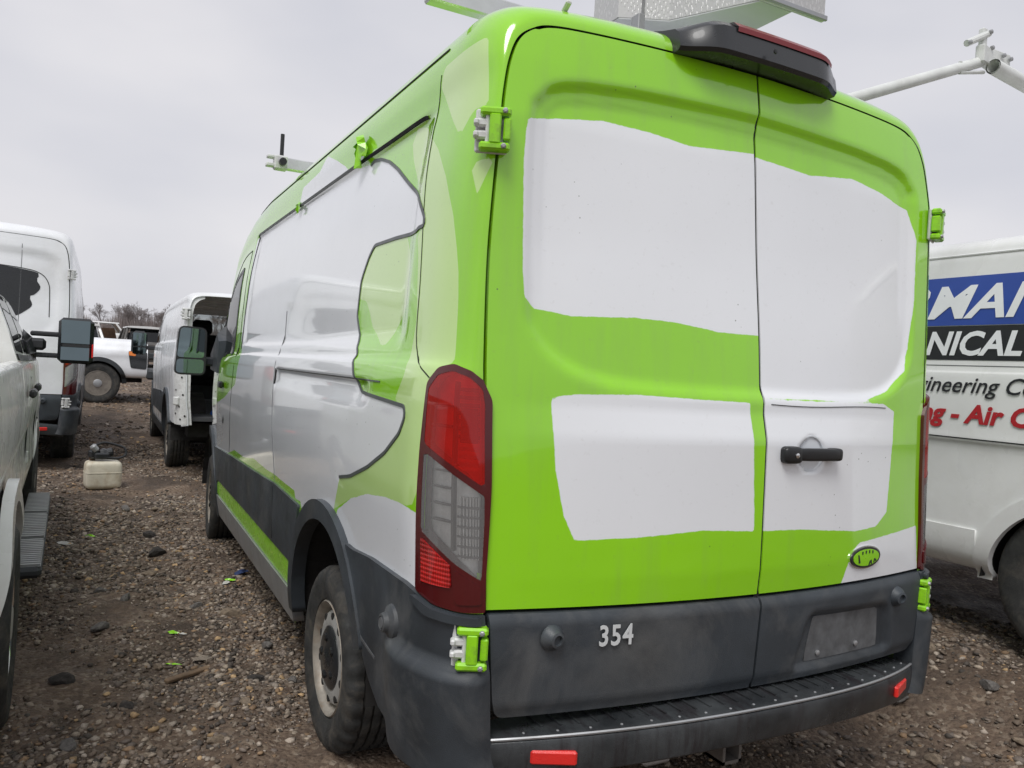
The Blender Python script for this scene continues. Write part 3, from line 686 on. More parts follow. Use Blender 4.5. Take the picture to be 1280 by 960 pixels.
        fr = [(4.96+q+.55*math.cos(t), .37+.55*math.sin(t)) for t in np.radians(np.linspace(126, 176, 8))]
        patch('side_cladding', np.array(fr[::-1]+[] if False else [(1.745, .58)]+arcp[2:6]+[(1.66, .865), (2.2, .878), (2.75, .858), (3.5, .838), (3.87, .826), (4.62+q, .80)]+fr+[(4.38+q, .575), (3.0, .58)]), f, 'plastic', root, .03, .012, .02, rx=.05)
        ribbon('cladding_joint', [(2.225, .60), (2.225, .86)], f, 'seam', root, .006, .014)
        patch('sill_strip', np.array([(1.80, .455), (1.79, .575), (3.0, .578), (4.40+q, .568), (4.42+q, .46)]), f, 'green' if hero else paint, root, .03, .006, .012, rx=.06)
        patch('sill', rnd([(1.80, .30), (1.80, .450), (4.44+q, .455), (4.44+q, .30)], .01, 2), f, 'gsteel' if hero else 'plastic', root, .04, .016, .05, rx=.06)
        if bumper:
            arcr = [(1.21-.588*math.cos(t), .37+.588*math.sin(t)) for t in np.radians(np.linspace(58, 34, 6))]
            co = np.array(arcr+[(.70, .60), (.60, .50), (.50, .445), (.30, .425), (.10, .43), (.0, .43), (.0, .862), (.10, .862), (.19, .864), (.258, .885), (.30, .893), (.60, .886), (.80, .868)])
            def bc(p, off, fc=fc): return fc(p, off+.042*float(ss(.73, .700, p[1]))*float(ss(.46, .26, p[0]))*float(ss(-.02, .07, p[0])))
            patch('bumper_corner', co, bc, 'plastic', root, .014, .016, .07, rx=.022)
            patch('corner_shelf', rnd([(.02, .838), (.20, .838), (.255, .866), (.25, .880), (.18, .862), (.02, .858)], .004, 2), fc, 'plastic', root, .015, .030, .02)
            kn = Vector(fc((.355, .757), .014)); nn_ = (Vector(fc((.355, .757), .03))-kn).normalized()
            kb = MB().lathe([(.052, 0), (.048, .012), (.030, .022), (.027, .036), (.020, .038), (.018, .034), (.001, .034)], 24, Matrix.Translation(kn) @ nn_.to_track_quat('Z', 'Y').to_matrix().to_4x4()).build('corner_sensor', 'plastic', root, True)
            MB().lathe([(.017, .033), (.016, .038), (.001, .039)], 18, Matrix.Translation(kn) @ nn_.to_track_quat('Z', 'Y').to_matrix().to_4x4()).build('sensor_face', 'padgrey', kb, True)
            if hero: ribbon('scrape', [(.80, .645), (.66, .605), (.52, .59)], fc, 'padgrey', root, .010, .0175)
    if bumper:
        xs_ = np.linspace(-.905, .905, 73); yb = lambda x: -.16+.2*(abs(x)/.9)**2.3
        cross = [(.20, .570), (.035, .572), (.012, .570), (0, .562), (-.004, .55), (-.003, .51), (.004, .478), (.02, .466), (.10, .462), (.10, .50)]
        v = []; f = []
        for x in xs_:
            dz = -.042*(abs(x)/.85)**2.2
            for a, z in cross: v.append((x, min(yb(x)+a, .12) if a > .15 else yb(x)+a, z+dz*(1.5 if z < .5 else 1)))
        n = len(cross)
        for i in range(len(xs_)-1):
            for j in range(n-1): f.append((i*n+j, i*n+j+1, (i+1)*n+j+1, (i+1)*n+j))
        f += [tuple(range(n)), tuple(range(len(v)-n, len(v)))[::-1]]
        bb = mesh('bumper_beam', v, f, 'dplastic' if not hero else 'bumper', root); smooth_by_angle(bb.data, 30); bb.data.flip_normals()
        if hero:
            e = MB(); e.tube([(x, yb(x)+.004, .5705-.042*(abs(x)/.85)**2.2) for x in np.linspace(-.85, .85, 60)], .0045, 6); e.build('step_edge', 'gsteel', bb, True)
            rv_ = MB(); rb = MB()
            for x in np.linspace(-.76, .80, 19):
                z = .572-.042*(abs(x)/.85)**2.2; rv_.lathe([(.0045, 0), (.004, .002), (.002, .003)], 8, Matrix.Translation((x, yb(x)+.030, z)))
            for x in np.linspace(-.70, .80, 31): rb.box((x, yb(x)+.10, .5735-.042*(abs(x)/.85)**2.2), (.008, .085, .005))
            rv_.build('rivet', 'gsteel', bb, kind='stuff'); rb.build('tread_rib', 'bumper', bb, kind='stuff')
        for sg in (-1, 1):
            x = sg*.697; T_ = Matrix.Translation((x, yb(x)-.004, .490)) @ Matrix.Rotation(sg*.42, 4, 'Z')
            MB().box((0, 0, 0), (.125, .016, .038), bev=.005, mtx=T_).build('reflector', 'refl', bb)
    # --- cab windows, gaps
    for sg, f in ((-1, side), (1, mside)):
        c_ = win.mean(0); fr = rnd(win+(win-c_)/np.linalg.norm(win-c_, axis=1)[:, None]*.05, .05, 4)
        patch('window_frame', fr, f, 'black', root, .025, .004, .01, holes=[rnd(win, .03, 3)])
        patch('side_window', rnd(win+(win-c_)/np.linalg.norm(win-c_, axis=1)[:, None]*.02, .03, 3), f, 'glass' if not hero else 'dglass', root, .05, .002, 0)
        zs = lambda z: float(k(z))
        ribbon('door_gap', spl([(3.80+q, zs(2.22)), (3.80+q, 1.8), (3.79+q, 1.5), (3.80+q, 1.2), (3.84+q, .84)], 4, False), f, 'seam', root, .005)
        ribbon('door_gap', spl([(3.80+q, zs(2.22)), (4.2+q, zs(2.18)), (4.6+q, 1.95 if V.k > .8 else 1.80), (4.95+q, 1.66), (5.06+q, 1.35), (5.0+q, 1.05), (4.93+q, .95)], 4, False), f, 'seam', root, .005)
        ribbon('panel_gap', spl([(2.40, 1.75), (2.37, 1.48), (2.35, 1.30), (2.27, 1.0), (2.24, .885)], 6, False), f, 'padgrey', root, .003)
    # --- wheels, underside
    for sg in (-1, 1):
        wheel(root, (sg*.868, 1.21, .345), side=sg, near=hero and sg < 0)
        wheel(root, (sg*.868, 4.96+q, .345), side=sg, near=False, steer=steer)
    ub = MB(); ub.box((0, 3.0+q/2, .52), (1.66, 5.3+q, .16)); ub.tube([(-.85, 1.21, .345), (.85, 1.21, .345)], .06)
    ub.box((-.55, 1.21, .46), (.09, 1.6, .06)); ub.box((.55, 1.21, .46), (.09, 1.6, .06))
    for sg in (-1, 1):
        for yc in (1.21, 4.96+q):      # wheel housings
            n = 14; v = []; f = []
            for i in range(n+1):
                t = math.pi*i/n; c_, s_ = .54*math.cos(t), .54*math.sin(t)
                v += [(sg*.985, yc+c_, .37+s_), (sg*.60, yc+c_, .37+s_)]
            f = [(2*i, 2*i+1, 2*i+3, 2*i+2) for i in range(n)]+[tuple(2*i+1 for i in range(n+1))]; ub.add(v, f)
    ub.build('underbody', 'dark', root)
    return root, (side, cs, rear, low, k)
# ---------------------------------------------------------------- ground height
GY = ([-60, 5.5, 7.3, 8.6, 12.2, 15.6, 28, 60, 200, 600, 1500], [0, 0, .075, .10, .15, .40, .85, 1.8, 5.5, 16, 40])
def gh(x, y):
    x = np.asarray(x, float); y = np.asarray(y, float)
    z = np.interp(y, *GY)+.20*ss(1.15, 2.1, x)*(1-ss(5, 9, y))
    z = z-.028*np.exp(-((x+1.42+.05*np.sin(1.3*y))/.13)**2)*ss(.2, 1.2, y)*(1-ss(6, 8, y))+.014*np.exp(-((x+1.18+.05*np.sin(1.3*y))/.07)**2)*ss(.2, 1.2, y)*(1-ss(6, 8, y))
    a = (1-ss(6, 14, np.hypot(x+1, y-2)))
    z = z+a*(.020*np.sin(3.1*x+1.9*y)*np.sin(2.3*y+.7)+.012*np.sin(5.1*x+1.3*y)*np.cos(3.7*y-1.1*x)+.008*np.sin(11*x-7*y)+.006*np.cos(17*y+6*x))
    for wx, wy in ((-.868, 1.21), (.868, 1.21), (-.868, 4.96), (.868, 4.96), (-2.25, 2.05), (-2.25, 5.65)):     # tyres pressed in
        z = z+.020*np.exp(-((x-wx)/.20)**2-((y-wy)/.30)**2)
    return z
# ---------------------------------------------------------------- setting: ground
def build_ground():
    q = NT('gravel ground'); ob = q.tc.outputs['Object']
    col = None
    v1 = q.n('ShaderNodeTexVoronoi'); v1.inputs['Scale'].default_value = 48; q.l(ob, v1.inputs['Vector'])
    v2 = q.n('ShaderNodeTexVoronoi'); v2.inputs['Scale'].default_value = 19; q.l(ob, v2.inputs['Vector'])
    r1 = q.n('ShaderNodeValToRGB'); q.l(v1.outputs['Color'], r1.inputs[0])
    E_ = r1.color_ramp.elements; E_[0].color = (.070, .048, .033, 1); E_[1].color = (.38, .32, .25, 1); E_[1].position = .95
    for p_, c_ in ((.4, (.130, .088, .060, 1)), (.7, (.22, .162, .112, 1))): e = E_.new(p_); e.color = c_
    soil = q.mix(q.rng(q.noise(1.1, 6, .6), .35, .68), (.058, .039, .027), (.125, .084, .056))
    soil = q.mix(q.rng(q.noise(14, 6, .7), .4, .75), soil, (.050, .037, .028))
    c = q.mix(q.rng(q.noise(2.4, 5, .65), .38, .60, .15, .85), soil, r1.outputs[0])
    c = q.mix(q.rng(v2.outputs['Distance'], .0, .25, .25, 0), c, (.21, .175, .14))
    c = q.mix(q.rng(q.noise(1.3, 6, .62, dist=.4), .50, .64, 0, .85), c, (.027, .019, .013))
    far = q.rng(q.noise(.09, 4), .35, .7); c = q.mix(q.math('MULTIPLY', far, .35), c, (.19, .125, .08))
    h = q.math('ADD', q.math('MULTIPLY', q.rng(v1.outputs['Distance'], 0, .55, 1, 0), .55), q.math('MULTIPLY', q.noise(22, 8, .7), .9))
    q.set(Base_Color=c, Roughness=q.rng(q.noise(1.6, 4), .35, .65, .62, .95)); q.bump(h, .75, .022)
    xs = np.unique(np.concatenate([np.linspace(-900, -60, 12), np.linspace(-60, -6, 28), np.arange(-6, 5, .06), np.linspace(5, 60, 28), np.linspace(60, 900, 12)]))
    ys = np.unique(np.concatenate([np.linspace(-60, -3, 15), np.arange(-3, 9, .06), np.arange(9, 20, .25), np.linspace(20, 80, 40), np.linspace(90, 1500, 40)]))
    X, Y = np.meshgrid(xs, ys); Z = gh(X, Y)+np.where((np.hypot(X+1, Y-2) < 12), RNG.normal(0, .004, X.shape), 0)
    n = len(xs); i = np.arange(X.size).reshape(X.shape); f = np.stack([i[:-1, :-1], i[:-1, 1:], i[1:, 1:], i[1:, :-1]], -1).reshape(-1, 4)
    mesh('ground', np.c_[X.ravel(), Y.ravel(), Z.ravel()], f, q.m, None, True, kind='structure')
build_ground()
def stones():
    """loose gravel: thousands of small angular stones lying on the ground, one mass"""
    t = (1+5**.5)/2
    ico = np.array([(-1, t, 0), (1, t, 0), (-1, -t, 0), (1, -t, 0), (0, -1, t), (0, 1, t), (0, -1, -t), (0, 1, -t), (t, 0, -1), (t, 0, 1), (-t, 0, -1), (-t, 0, 1)])/math.hypot(1, t)
    icf = np.array([(0, 11, 5), (0, 5, 1), (0, 1, 7), (0, 7, 10), (0, 10, 11), (1, 5, 9), (5, 11, 4), (11, 10, 2), (10, 7, 6), (7, 1, 8), (3, 9, 4), (3, 4, 2), (3, 2, 6), (3, 6, 8), (3, 8, 9), (4, 9, 5), (2, 4, 11), (6, 2, 10), (8, 6, 7), (9, 8, 1)])
    pts = []
    def zone(n, x0, x1, y0, y1, s0, s1):
        x = RNG.uniform(x0, x1, n); y = RNG.uniform(y0, y1, n)
        cl = np.sin(2.3*x+1.1*y)+np.sin(1.7*y-2.9*x+1)+.8*np.sin(5.3*x+4.1*y)
        k = RNG.uniform(-2.0, 1.1, n) < cl; x, y = x[k], y[k]
        s = s0+(s1-s0)*RNG.random(len(x))**3.0; pts.append(np.c_[x, y, s])
    zone(40000, -2.5, -.55, .3, 3.6, .004, .020)
    zone(22000, -2.5, -.55, 3.6, 6.6, .0055, .024)
    zone(15000, -3.2, -.3, 6.6, 11, .009, .026)
    zone(9000, -5, 1.5, 11, 22, .018, .045)
    zone(15000, .9, 3.0, -.7, 2.4, .0045, .023)
    zone(5000, 1.0, 2.6, 2.4, 7, .008, .02)
    zone(6000, -1.0, 1.0, -.6, 1.2, .005, .018)
    A = np.vstack(pts); n = len(A)
    lum = np.array([(.30, .26, .215), (.20, .165, .135), (.12, .095, .075), (.38, .34, .30), (.25, .17, .105), (.055, .048, .043), (.17, .145, .13), (.42, .30, .17)])
    c = lum[RNG.choice(len(lum), n, p=[.13, .2, .20, .08, .06, .15, .16, .02])]*RNG.uniform(.72, 1.35, (n, 1))*np.array([1.05, 1, .93])
    V_ = np.repeat(ico[None], n, 0)*RNG.uniform(.55, 1.35, (n, 12, 1))*np.stack([RNG.uniform(.8, 1.35, n), RNG.uniform(.65, 1.1, n), RNG.uniform(.35, .75, n)], 1)[:, None, :]
    a = RNG.uniform(0, 6.28, n); ti = RNG.normal(0, .35, n)
    x, y, z = V_[..., 0], V_[..., 1], V_[..., 2]
    y, z = y*np.cos(ti)[:, None]-z*np.sin(ti)[:, None], y*np.sin(ti)[:, None]+z*np.cos(ti)[:, None]
    x, y = x*np.cos(a)[:, None]-y*np.sin(a)[:, None], x*np.sin(a)[:, None]+y*np.cos(a)[:, None]
    s = A[:, 2][:, None]; P = np.stack([x*s+A[:, :1], y*s+A[:, 1:2], z*s+(gh(A[:, 0], A[:, 1])+A[:, 2]*RNG.uniform(-.1, .3, n))[:, None]], -1).reshape(-1, 3)
    F = (icf[None]+12*np.arange(n)[:, None, None]).reshape(-1, 3)
    me = bpy.data.meshes.new('gravel'); me.vertices.add(len(P)); me.vertices.foreach_set('co', P.astype(np.float32).ravel())
    me.loops.add(F.size); me.loops.foreach_set('vertex_index', F.astype(np.int32).ravel())
    me.polygons.add(len(F)); me.polygons.foreach_set('loop_start', np.arange(0, F.size, 3, dtype=np.int32))
    me.update(calc_edges=True)
    at = me.attributes.new('tint', 'FLOAT_COLOR', 'POINT'); at.data.foreach_set('color', np.repeat(np.c_[c, np.ones(n)], 12, 0).astype(np.float32).ravel())
    q = NT('stone'); cc = q.attr('tint').outputs['Color']
    q.set(Base_Color=q.mix(q.rng(q.noise(160, 4), .35, .7, 0, .5), cc, (.07, .055, .042)), Roughness=.8); me.materials.append(q.m); M['stone'] = q.m
    link(bpy.data.objects.new('gravel', me), None, 'loose brown and grey gravel strewn over the yard', 'gravel', kind='stuff')
stones()
# ---------------------------------------------------------------- the lime green van
M['cup'] = mat('white handle cup', (.72, .76, .80), .25, coat=.5, var=.04); M['hgreen'] = mat('grimy green hinge paint', GREEN, .35, coat=.2, vs=22, dirt=.55, dcol=(.10, .12, .05))
M['padgrey'] = mat('scuffed light grey', (.115, .12, .125), .6, var=.35, vs=22, dirt=.4, dcol=(.09, .09, .09))
q_ = NT('oil stained bumper plastic'); b0 = q_.mix(q_.rng(q_.noise(5, 6, .65), .35, .7), (.013, .015, .017), (.052, .057, .060))
mp_ = q_.n('ShaderNodeMapping'); mp_.inputs['Scale'].default_value = (14, 3, 1.2); q_.l(q_.tc.outputs['Object'], mp_.inputs[0])
b0 = q_.mix(q_.rng(q_.noise(1.4, 5, .7, mp_.outputs[0]), .50, .64, 0, .85), b0, (.016, .013, .015))
q_.set(Base_Color=b0, Roughness=q_.rng(q_.noise(6, 4), .3, .7, .20, .50)); q_.bump(q_.noise(300, 3), .1); M['bumper'] = q_.m
VH = Van()
van, (side, cs, rear, low, kz) = transit('panel_van', 'lime green and white panel van with number 354 on its rear', 'van', VH, (0, 0, 0), paint='wrap', hero=True, step=.025, steer=-.05)
def hero_details():
    ribbon('groove_shadow_line', spl([(.575, 2.298), (.64, 2.303), (1.0, 2.304), (1.35, 2.306)], 8, False), side, 'seam', van, .010, .004)  # dark strips that paint in the shadow line of the pressed groove
    ribbon('groove_shadow_line', [(y, 2.306) for y in np.linspace(1.35, 3.58, 30)], side, 'outline', van, .010, .004)
    ribbon('pillar_gap', spl([(3.58, 2.305), (3.66, 2.26), (3.69, 1.9), (3.70, 1.55)], 6, False), side, 'seam', van, .006, .003)
    ribbon('corner_gap', spl([(.47, 2.40), (.48, 2.27), (.487, 2.22), (.47, 2.09), (.43, 1.88), (.41, 1.76), (.385, 1.565), (.245, 1.475)], 5, False), cs, 'seam', van, .0028, .0015)
    ribbon('roof_gutter', [(y, 2.475) for y in np.linspace(.45, 4.05, 30)], side, 'seam', van, .007, .003)
    ribbon('slot_gap', [(y, 1.448) for y in np.linspace(.62, 2.32, 20)], side, 'outline', van, .0045, .003)
    ribbon('slot_gap', [(2.335, 1.45), (2.335, 1.37)], side, 'seam', van, .005, .004)
    us = np.array(DEC['OUT'], float); pth = []
    for u, z in us:
        y = u
        for _ in range(6): y = u+1.03-VH.xs(y, z)
        pth.append((y, z))
    pth = np.array(pth); t_ = np.append(0, np.cumsum(np.hypot(*np.diff(pth, axis=0).T))); tt = np.linspace(0, t_[-1], 260)
    pth = np.c_[np.interp(tt, t_, pth[:, 0]), np.interp(tt, t_, pth[:, 1])]; pth[1:-1] = (pth[:-2]+2*pth[1:-1]+pth[2:])/4
    ribbon('decal_outline', pth, side, 'outline', van, .0115, .003)
    kh = MB(); c = Vector(side((4.13, 1.04), .003)); kh.lathe([(.020, 0), (.018, .004), (.001, .004)], 14, Matrix.Translation(c) @ Matrix.Rotation(-math.pi/2, 4, 'Y') @ Matrix.Diagonal((1.4, .6, 1, 1))); kh.build('door_lock', 'black', van)
    MB().box(Vector(side((4.22, 1.285), .018)), (.03, .12, .05), bev=.010).build('door_handle', 'black', van)
    d = [o for o in van.children if o.name.startswith('rear_door')]; dl = min(d, key=lambda o: min(v.co.x for v in o.children[0].data.vertices)); dr = [o for o in d if o is not dl][0]
    # fleet number
    yb = float(VH.yr(-.51, .79))-.024; sl = math.atan((float(VH.yr(-.57, .79))-float(VH.yr(-.44, .79)))/.13)
    T = Matrix.Translation((-.566, yb+.004, .768)) @ Matrix.Rotation(-sl, 4, 'Z') @ Matrix.Rotation(math.pi/2, 4, 'X')
    text('fleet_number', '354', .080, 'marker', dl, T, bold=.0014, sx=.84, space=1.12)
    # oval emblem
    e = lambda a, b, m, o, n, pr: patch(n, np.array([(.507+a*math.cos(t), .950+b*math.sin(t)) for t in np.linspace(0, 2*math.pi, 33)[:-1]]), low, m, pr, .014, o, .008)
    em = e(.092, .039, 'chrome', .005, 'emblem_rim', dr); e(.086, .035, 'lampblack', .008, 'emblem', dr); e(.076, .028, 'green', .010, 'emblem_face', dr)
    for i, (pl) in enumerate(([(.478, .972), (.484, .972), (.484, .962), (.478, .962)], [(.498, .974), (.504, .974), (.504, .964), (.498, .964)], [(.518, .974), (.524, .974), (.524, .964), (.518, .964)], [(.538, .972), (.544, .972), (.544, .962), (.538, .962)],
         [(.455, .962), (.461, .962), (.470, .935), (.462, .933)], [(.520, .924), (.526, .938), (.536, .941), (.540, .926), (.534, .926), (.531, .935), (.528, .934), (.526, .924)], [(.548, .930), (.552, .944), (.562, .944), (.566, .934), (.560, .934), (.558, .940), (.555, .939), (.553, .930)])):
        patch('emblem_mark', np.array(pl), low, 'lampblack', dr, .004, .0115, .002)
    # high brake lamp on the roof edge
    br = empty_part('brake_lamp', van, (0, 0, 0)); v = []; f = []; X = np.linspace(-.335, .325, 33)
    def cross(x):
        k = 1-.72*float(ss(.19, .347, abs(x)))**1.3; yf = .012+.075*(1-k)
        return [(.30, 2.575), (.20, 2.584+.030*k), (yf+.085, 2.564+.042*k), (yf+.026, 2.548+.046*k), (yf+.005, 2.532+.044*k), (yf-.004, 2.503), (yf+.006, 2.492), (.12, 2.490)]
    for x in X: v += [(x, y, z-.008*(x/.34)**2) for y, z in cross(x)]
    for i in range(len(X)-1):
        for j in range(8): f.append((i*8+j, i*8+(j+1) % 8, i*8+8+(j+1) % 8, i*8+8+j))
    f += [tuple(range(8))[::-1], tuple(range(len(v)-8, len(v)))]
    mb = MB(); mb.add(v, f); h = mb.build('lamp_housing', 'lampblack', br, True)
    v = []; f = []; X = np.linspace(-.16, .26, 20)
    for x in X:
        c = cross(x); o = .006; v += [(x, c[2][0]-.006, c[2][1]+o-.008*(x/.34)**2), (x, c[3][0]-.004, c[3][1]+o-.008*(x/.34)**2), (x, c[4][0]-.006, c[4][1]+.004-.008*(x/.34)**2), (x, c[4][0]*.85+c[5][0]*.15-.004, c[4][1]*.85+c[5][1]*.15-.008*(x/.34)**2)]
    for i in range(len(X)-1):
        for j in range(3): f.append((i*4+j, i*4+j+1, i*4+5+j, i*4+4+j))
    mb = MB(); mb.add(v, f); mb.build('red_lens', 'brakered', br, True)
    MB().lathe([(.008, 0), (.007, .004), (.001, .005)], 12, Matrix.Translation((-.03, -.012, 2.525)) @ Matrix.Rotation(math.pi/2, 4, 'X')).build('camera_eye', 'black', br)
    # driver's mirror
    mr = empty_part('door_mirror', van, (0, 0, 0))
    po = rnd([(-1.31, 1.33), (-1.085, 1.33), (-1.085, 1.70), (-1.29, 1.71)], .05, 5)
    mb = MB()
    for (y0, y1, s0, s1) in ((4.76, 4.86, 1, 1.0), (4.86, 4.95, 1.0, .72)):
        c = po.mean(0); n = len(po); A = [(*(c+(p-c)*s0), y0) for p in po]; B = [(*(c+(p-c)*s1), y1) for p in po]
        vv = [(x, y, z) for x, z, y in A+B]; ff = [(i, (i+1) % n, (i+1) % n+n, i+n) for i in range(n)]
        if y0 == 4.76: ff.append(tuple(range(n)))
        if y1 == 4.95: ff.append(tuple(range(n, 2*n)))
        mb.add(vv, ff)
    h = mb.build('mirror_housing', 'lampblack', mr, True)
    pl = lambda a: rnd(a, .028, 4)
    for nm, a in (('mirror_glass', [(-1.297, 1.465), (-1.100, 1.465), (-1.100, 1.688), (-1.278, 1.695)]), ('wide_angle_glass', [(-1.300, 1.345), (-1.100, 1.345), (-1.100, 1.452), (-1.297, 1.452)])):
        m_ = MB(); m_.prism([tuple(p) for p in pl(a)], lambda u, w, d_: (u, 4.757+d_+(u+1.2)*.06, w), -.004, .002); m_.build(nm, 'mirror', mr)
    a = MB(); a.box((-1.07, 4.85, 1.44), (.14, .09, .07), bev=.015)
    a.add([(-1.03, 4.52, 1.36), (-1.03, 4.92, 1.38), (-1.03, 4.96, 1.50), (-1.03, 4.60, 1.66), (-1.03, 4.50, 1.60), (-.93, 4.45, 1.34), (-.95, 4.98, 1.36), (-.92, 5.02, 1.52), (-.90, 4.58, 1.80), (-.92, 4.42, 1.62)],
          [(0, 1, 2, 3, 4), (5, 9, 8, 7, 6), (0, 5, 6, 1), (1, 6, 7, 2), (2, 7, 8, 3), (3, 8, 9, 4), (4, 9, 5, 0)])
    a.build('mirror_arm', 'plastic', mr)
    # passenger's mirror (mirrored)
    for o in list(mr.children):
        if o.name.startswith('mirror_housing'):
            me = o.data.copy(); me.transform(Matrix.Scale(-1, 4, (1, 0, 0))); me.flip_normals(); m2 = empty_part('door_mirror', van, (0, 0, 0)); link(bpy.data.objects.new('mirror_housing', me), m2)
    # tow hitch
    t = MB(); t.box((.01, .10, .40), (.9, .07, .07), bev=.01); t.build('hitch_beam', 'dark', van)
    r = MB()
    for dx, dz, sx, sz in ((-.032, 0, .010, .074), (.032, 0, .010, .074), (0, .032, .074, .010), (0, -.032, .074, .010)): r.box((-.06+dx, .04, .395+dz), (sx, .18, sz))
    r.build('hitch_receiver', 'hitch', van); MB().box((-.30, .03, .395), (.10, .06, .05), bev=.01).build('trailer_socket', 'gsteel', van)
    # torn vinyl left on the gutter and a peeled strip on the roof edge
    for (y, z, s) in ((1.27, 2.335, 1.0), (2.42, 2.295, .55)):
        c = Vector(side((y, z), .008)); rr = random.Random(int(y*100)); n = 14; v = [c+Vector((-.02*s, 0, .04*s))]
        for i in range(n):
            a_ = 2*math.pi*i/n; r_ = s*rr.uniform(.03, .075); v.append(c+Vector((-rr.uniform(.002, .035)*s, r_*math.cos(a_)*1.1, r_*math.sin(a_)*.9)))
        for i in range(n):
            a_ = 2*math.pi*i/n; v.append(c+Vector((-rr.uniform(.0, .02)*s, s*.10*math.cos(a_)*rr.uniform(.5, .9), s*.08*math.sin(a_)*rr.uniform(.5, .9))))
        f = [(0, 1+i, 1+(i+1) % n) for i in range(n)]+[(1+i, 1+n+i, 1+n+(i+1) % n, 1+(i+1) % n) for i in range(n)]
        mesh('torn_vinyl', v, f, 'green', van, False)
    MB().box((0, 0, 0), (.018, .12, .012), bev=.004, mtx=Matrix.Translation((-.66, .215, 2.545)) @ Matrix.Rotation(-.6, 4, 'X')).build('roof_edge_clip', 'wsteel', van)
    ribbon('door_gap_fold', [(x, 1.452-.004*math.sin(9*x)) for x in np.linspace(.03, .62, 14)], low, 'seam', dr, .0022, .002)
q_ = NT('brake lamp red'); q_.set(Base_Color=(.20, .010, .014), Roughness=.35, Coat_Weight=.15); M['brakered'] = q_.m
M['outline'] = mat('dark grey vinyl', (.07, .08, .08), .35)
M['hitch'] = mat('muddy steel', (.12, .11, .10), .7, dirt=.6)
hero_details()
# ---------------------------------------------------------------- roof rack on the green van
def rack():
    r = empty('roof_rack', 'aluminium ladder rack with raised white side arm on the green van roof', 'roof rack', (0, 0, 2.5))
    P = lambda x, y, z: (x, y, z-2.5)
    for y, z, w in ((.62, 2.715, 1.86), (3.10, 2.675, 1.76)):
        b = MB(); b.box(P(0, y, z), (w, .05, .07), bev=.006); b.build('crossbar', 'alu', r)
        for sx in (-1, 1):
            k = MB(); k.box(P(sx*.66, y, 2.62), (.05, .07, .11), bev=.008); k.box(P(sx*.66, y, 2.592), (.09, .11, .014), bev=.003); k.build('foot', 'alu', r)
    e = MB()   # clamp at the far end
    e.box(P(-.905, 3.10, 2.675), (.08, .06, .085), bev=.008); e.box(P(-.955, 3.10, 2.655), (.07, .05, .02), bev=.004); e.box(P(-.955, 3.10, 2.705), (.06, .05, .018), bev=.004)
    e.build('end_clamp', 'wsteel', r)
    MB().tube([P(-.90, 3.10, 2.71), P(-.90, 3.10, 2.85)], .012, 8).build('upright_pin', 'black', r)
    h = MB(); h.lathe([(.022, 0), (.022, .03)], 14, Matrix.Translation(P(-.90, 3.066, 2.675)) @ Matrix.Rotation(math.pi/2, 4, 'X')); h.build('clamp_bolt', 'black', r)
    a = MB(); p0, p1 = P(.78, .70, 2.675), P(2.06, .70, 3.205); a.tube([p0, p1], .027, 18); a.build('side_arm', 'tube', r, True)
    s = MB(); q = Vector(p1)
    s.box(q+Vector((.06, 0, .03)), (.20, .045, .09), rz=.2, bev=.006); s.box(q+Vector((.01, 0, .10)), (.035, .03, .14), bev=.005)
    s.tube([q+Vector((-.13, -.01, .06)), q+Vector((.04, -.01, .15))], .017, 10); s.box(q+Vector((.13, .0, .05)), (.20, .03, .07), bev=.005)
    s.build('arm_joint', 'tube', r)
    b = MB()
    for dx, dz in ((-.02, .055), (.05, .075), (.03, .15), (.15, .06), (.21, .055), (-.13, .06)): b.lathe([(.012, 0), (.011, .012), (.004, .016)], 8, Matrix.Translation(q+Vector((dx, -.022, dz))) @ Matrix.Rotation(math.pi/2, 4, 'X'))
    b.build('bolt', 'gsteel', r, kind='stuff')
    o = MB(); o.tube([q+Vector((.03, -.05, -.03)), q+Vector((.95, .02, -.07))], .037, 18, cap=False); o.tube([q+Vector((.03, -.05, -.03)), q+Vector((.95, .02, -.07))], .030, 18, cap=False); o.build('ladder_roller_tube', 'tube', r, True)
    g = MB(); g.tube([q+Vector((.02, -.01, -.05)), q+Vector((-.17, -.01, -.095)), q+Vector((-.17, -.01, -.04))], .009, 8); g.build('stop_bar', 'tube', r)
    f = MB(); f.box(P(.92, .80, 2.80), (.24, .03, .05), bev=.004); f.tube([P(1.00, .78, 2.81), P(1.14, .78, 2.82)], .007, 8); f.box(P(1.0, .78, 2.81), (.04, .045, .035), bev=.005); f.build('arm_bracket', 'wsteel', r)
    # tread plate tool box lying across the bars
    t = empty('tool_box', 'silver diamond tread plate box lying on the green van roof rack', 'tool box', (.1, .6, 2.85))
    F = [(.08, -.32), (.23, -.32), (.23, .25), (-.25, .25), (-.25, .08), (-.08, -.01)]
    b = MB(); b.prism(F, lambda u, w, d_: (u, w, d_), .004, .34); b.build('box_body', 'tread', t)
    b = MB(); b.prism([(x*.985, y*.985) for x, y in F], lambda u, w, d_: (u, w, d_), -.002, .003); b.build('box_floor', 'floorgrey', t)
    MB().box((.20, -.335, .165), (.33, .016, .35), bev=.003).build('end_plate', 'tread', t)
    MB().box((.20, -.346, .0), (.34, .012, .018), bev=.002).build('end_trim', 'gsteel', t)
    MB().box((.1, .30, -.085), (1.3, .62, .012), bev=.002).build('deck_plate', 'alu', r) if False else None
    MB().box((-.17, .045, .17), (.008, .03, .33)).build('box_seam', 'gsteel', t)
    MB().box((.21, .0, -.06), (.03, .05, .12), bev=.003).build('box_leg', 'gsteel', t)
    MB().box((-.2, .02, -.06), (.03, .05, .12), bev=.003).build('box_leg', 'gsteel', t)
rack()
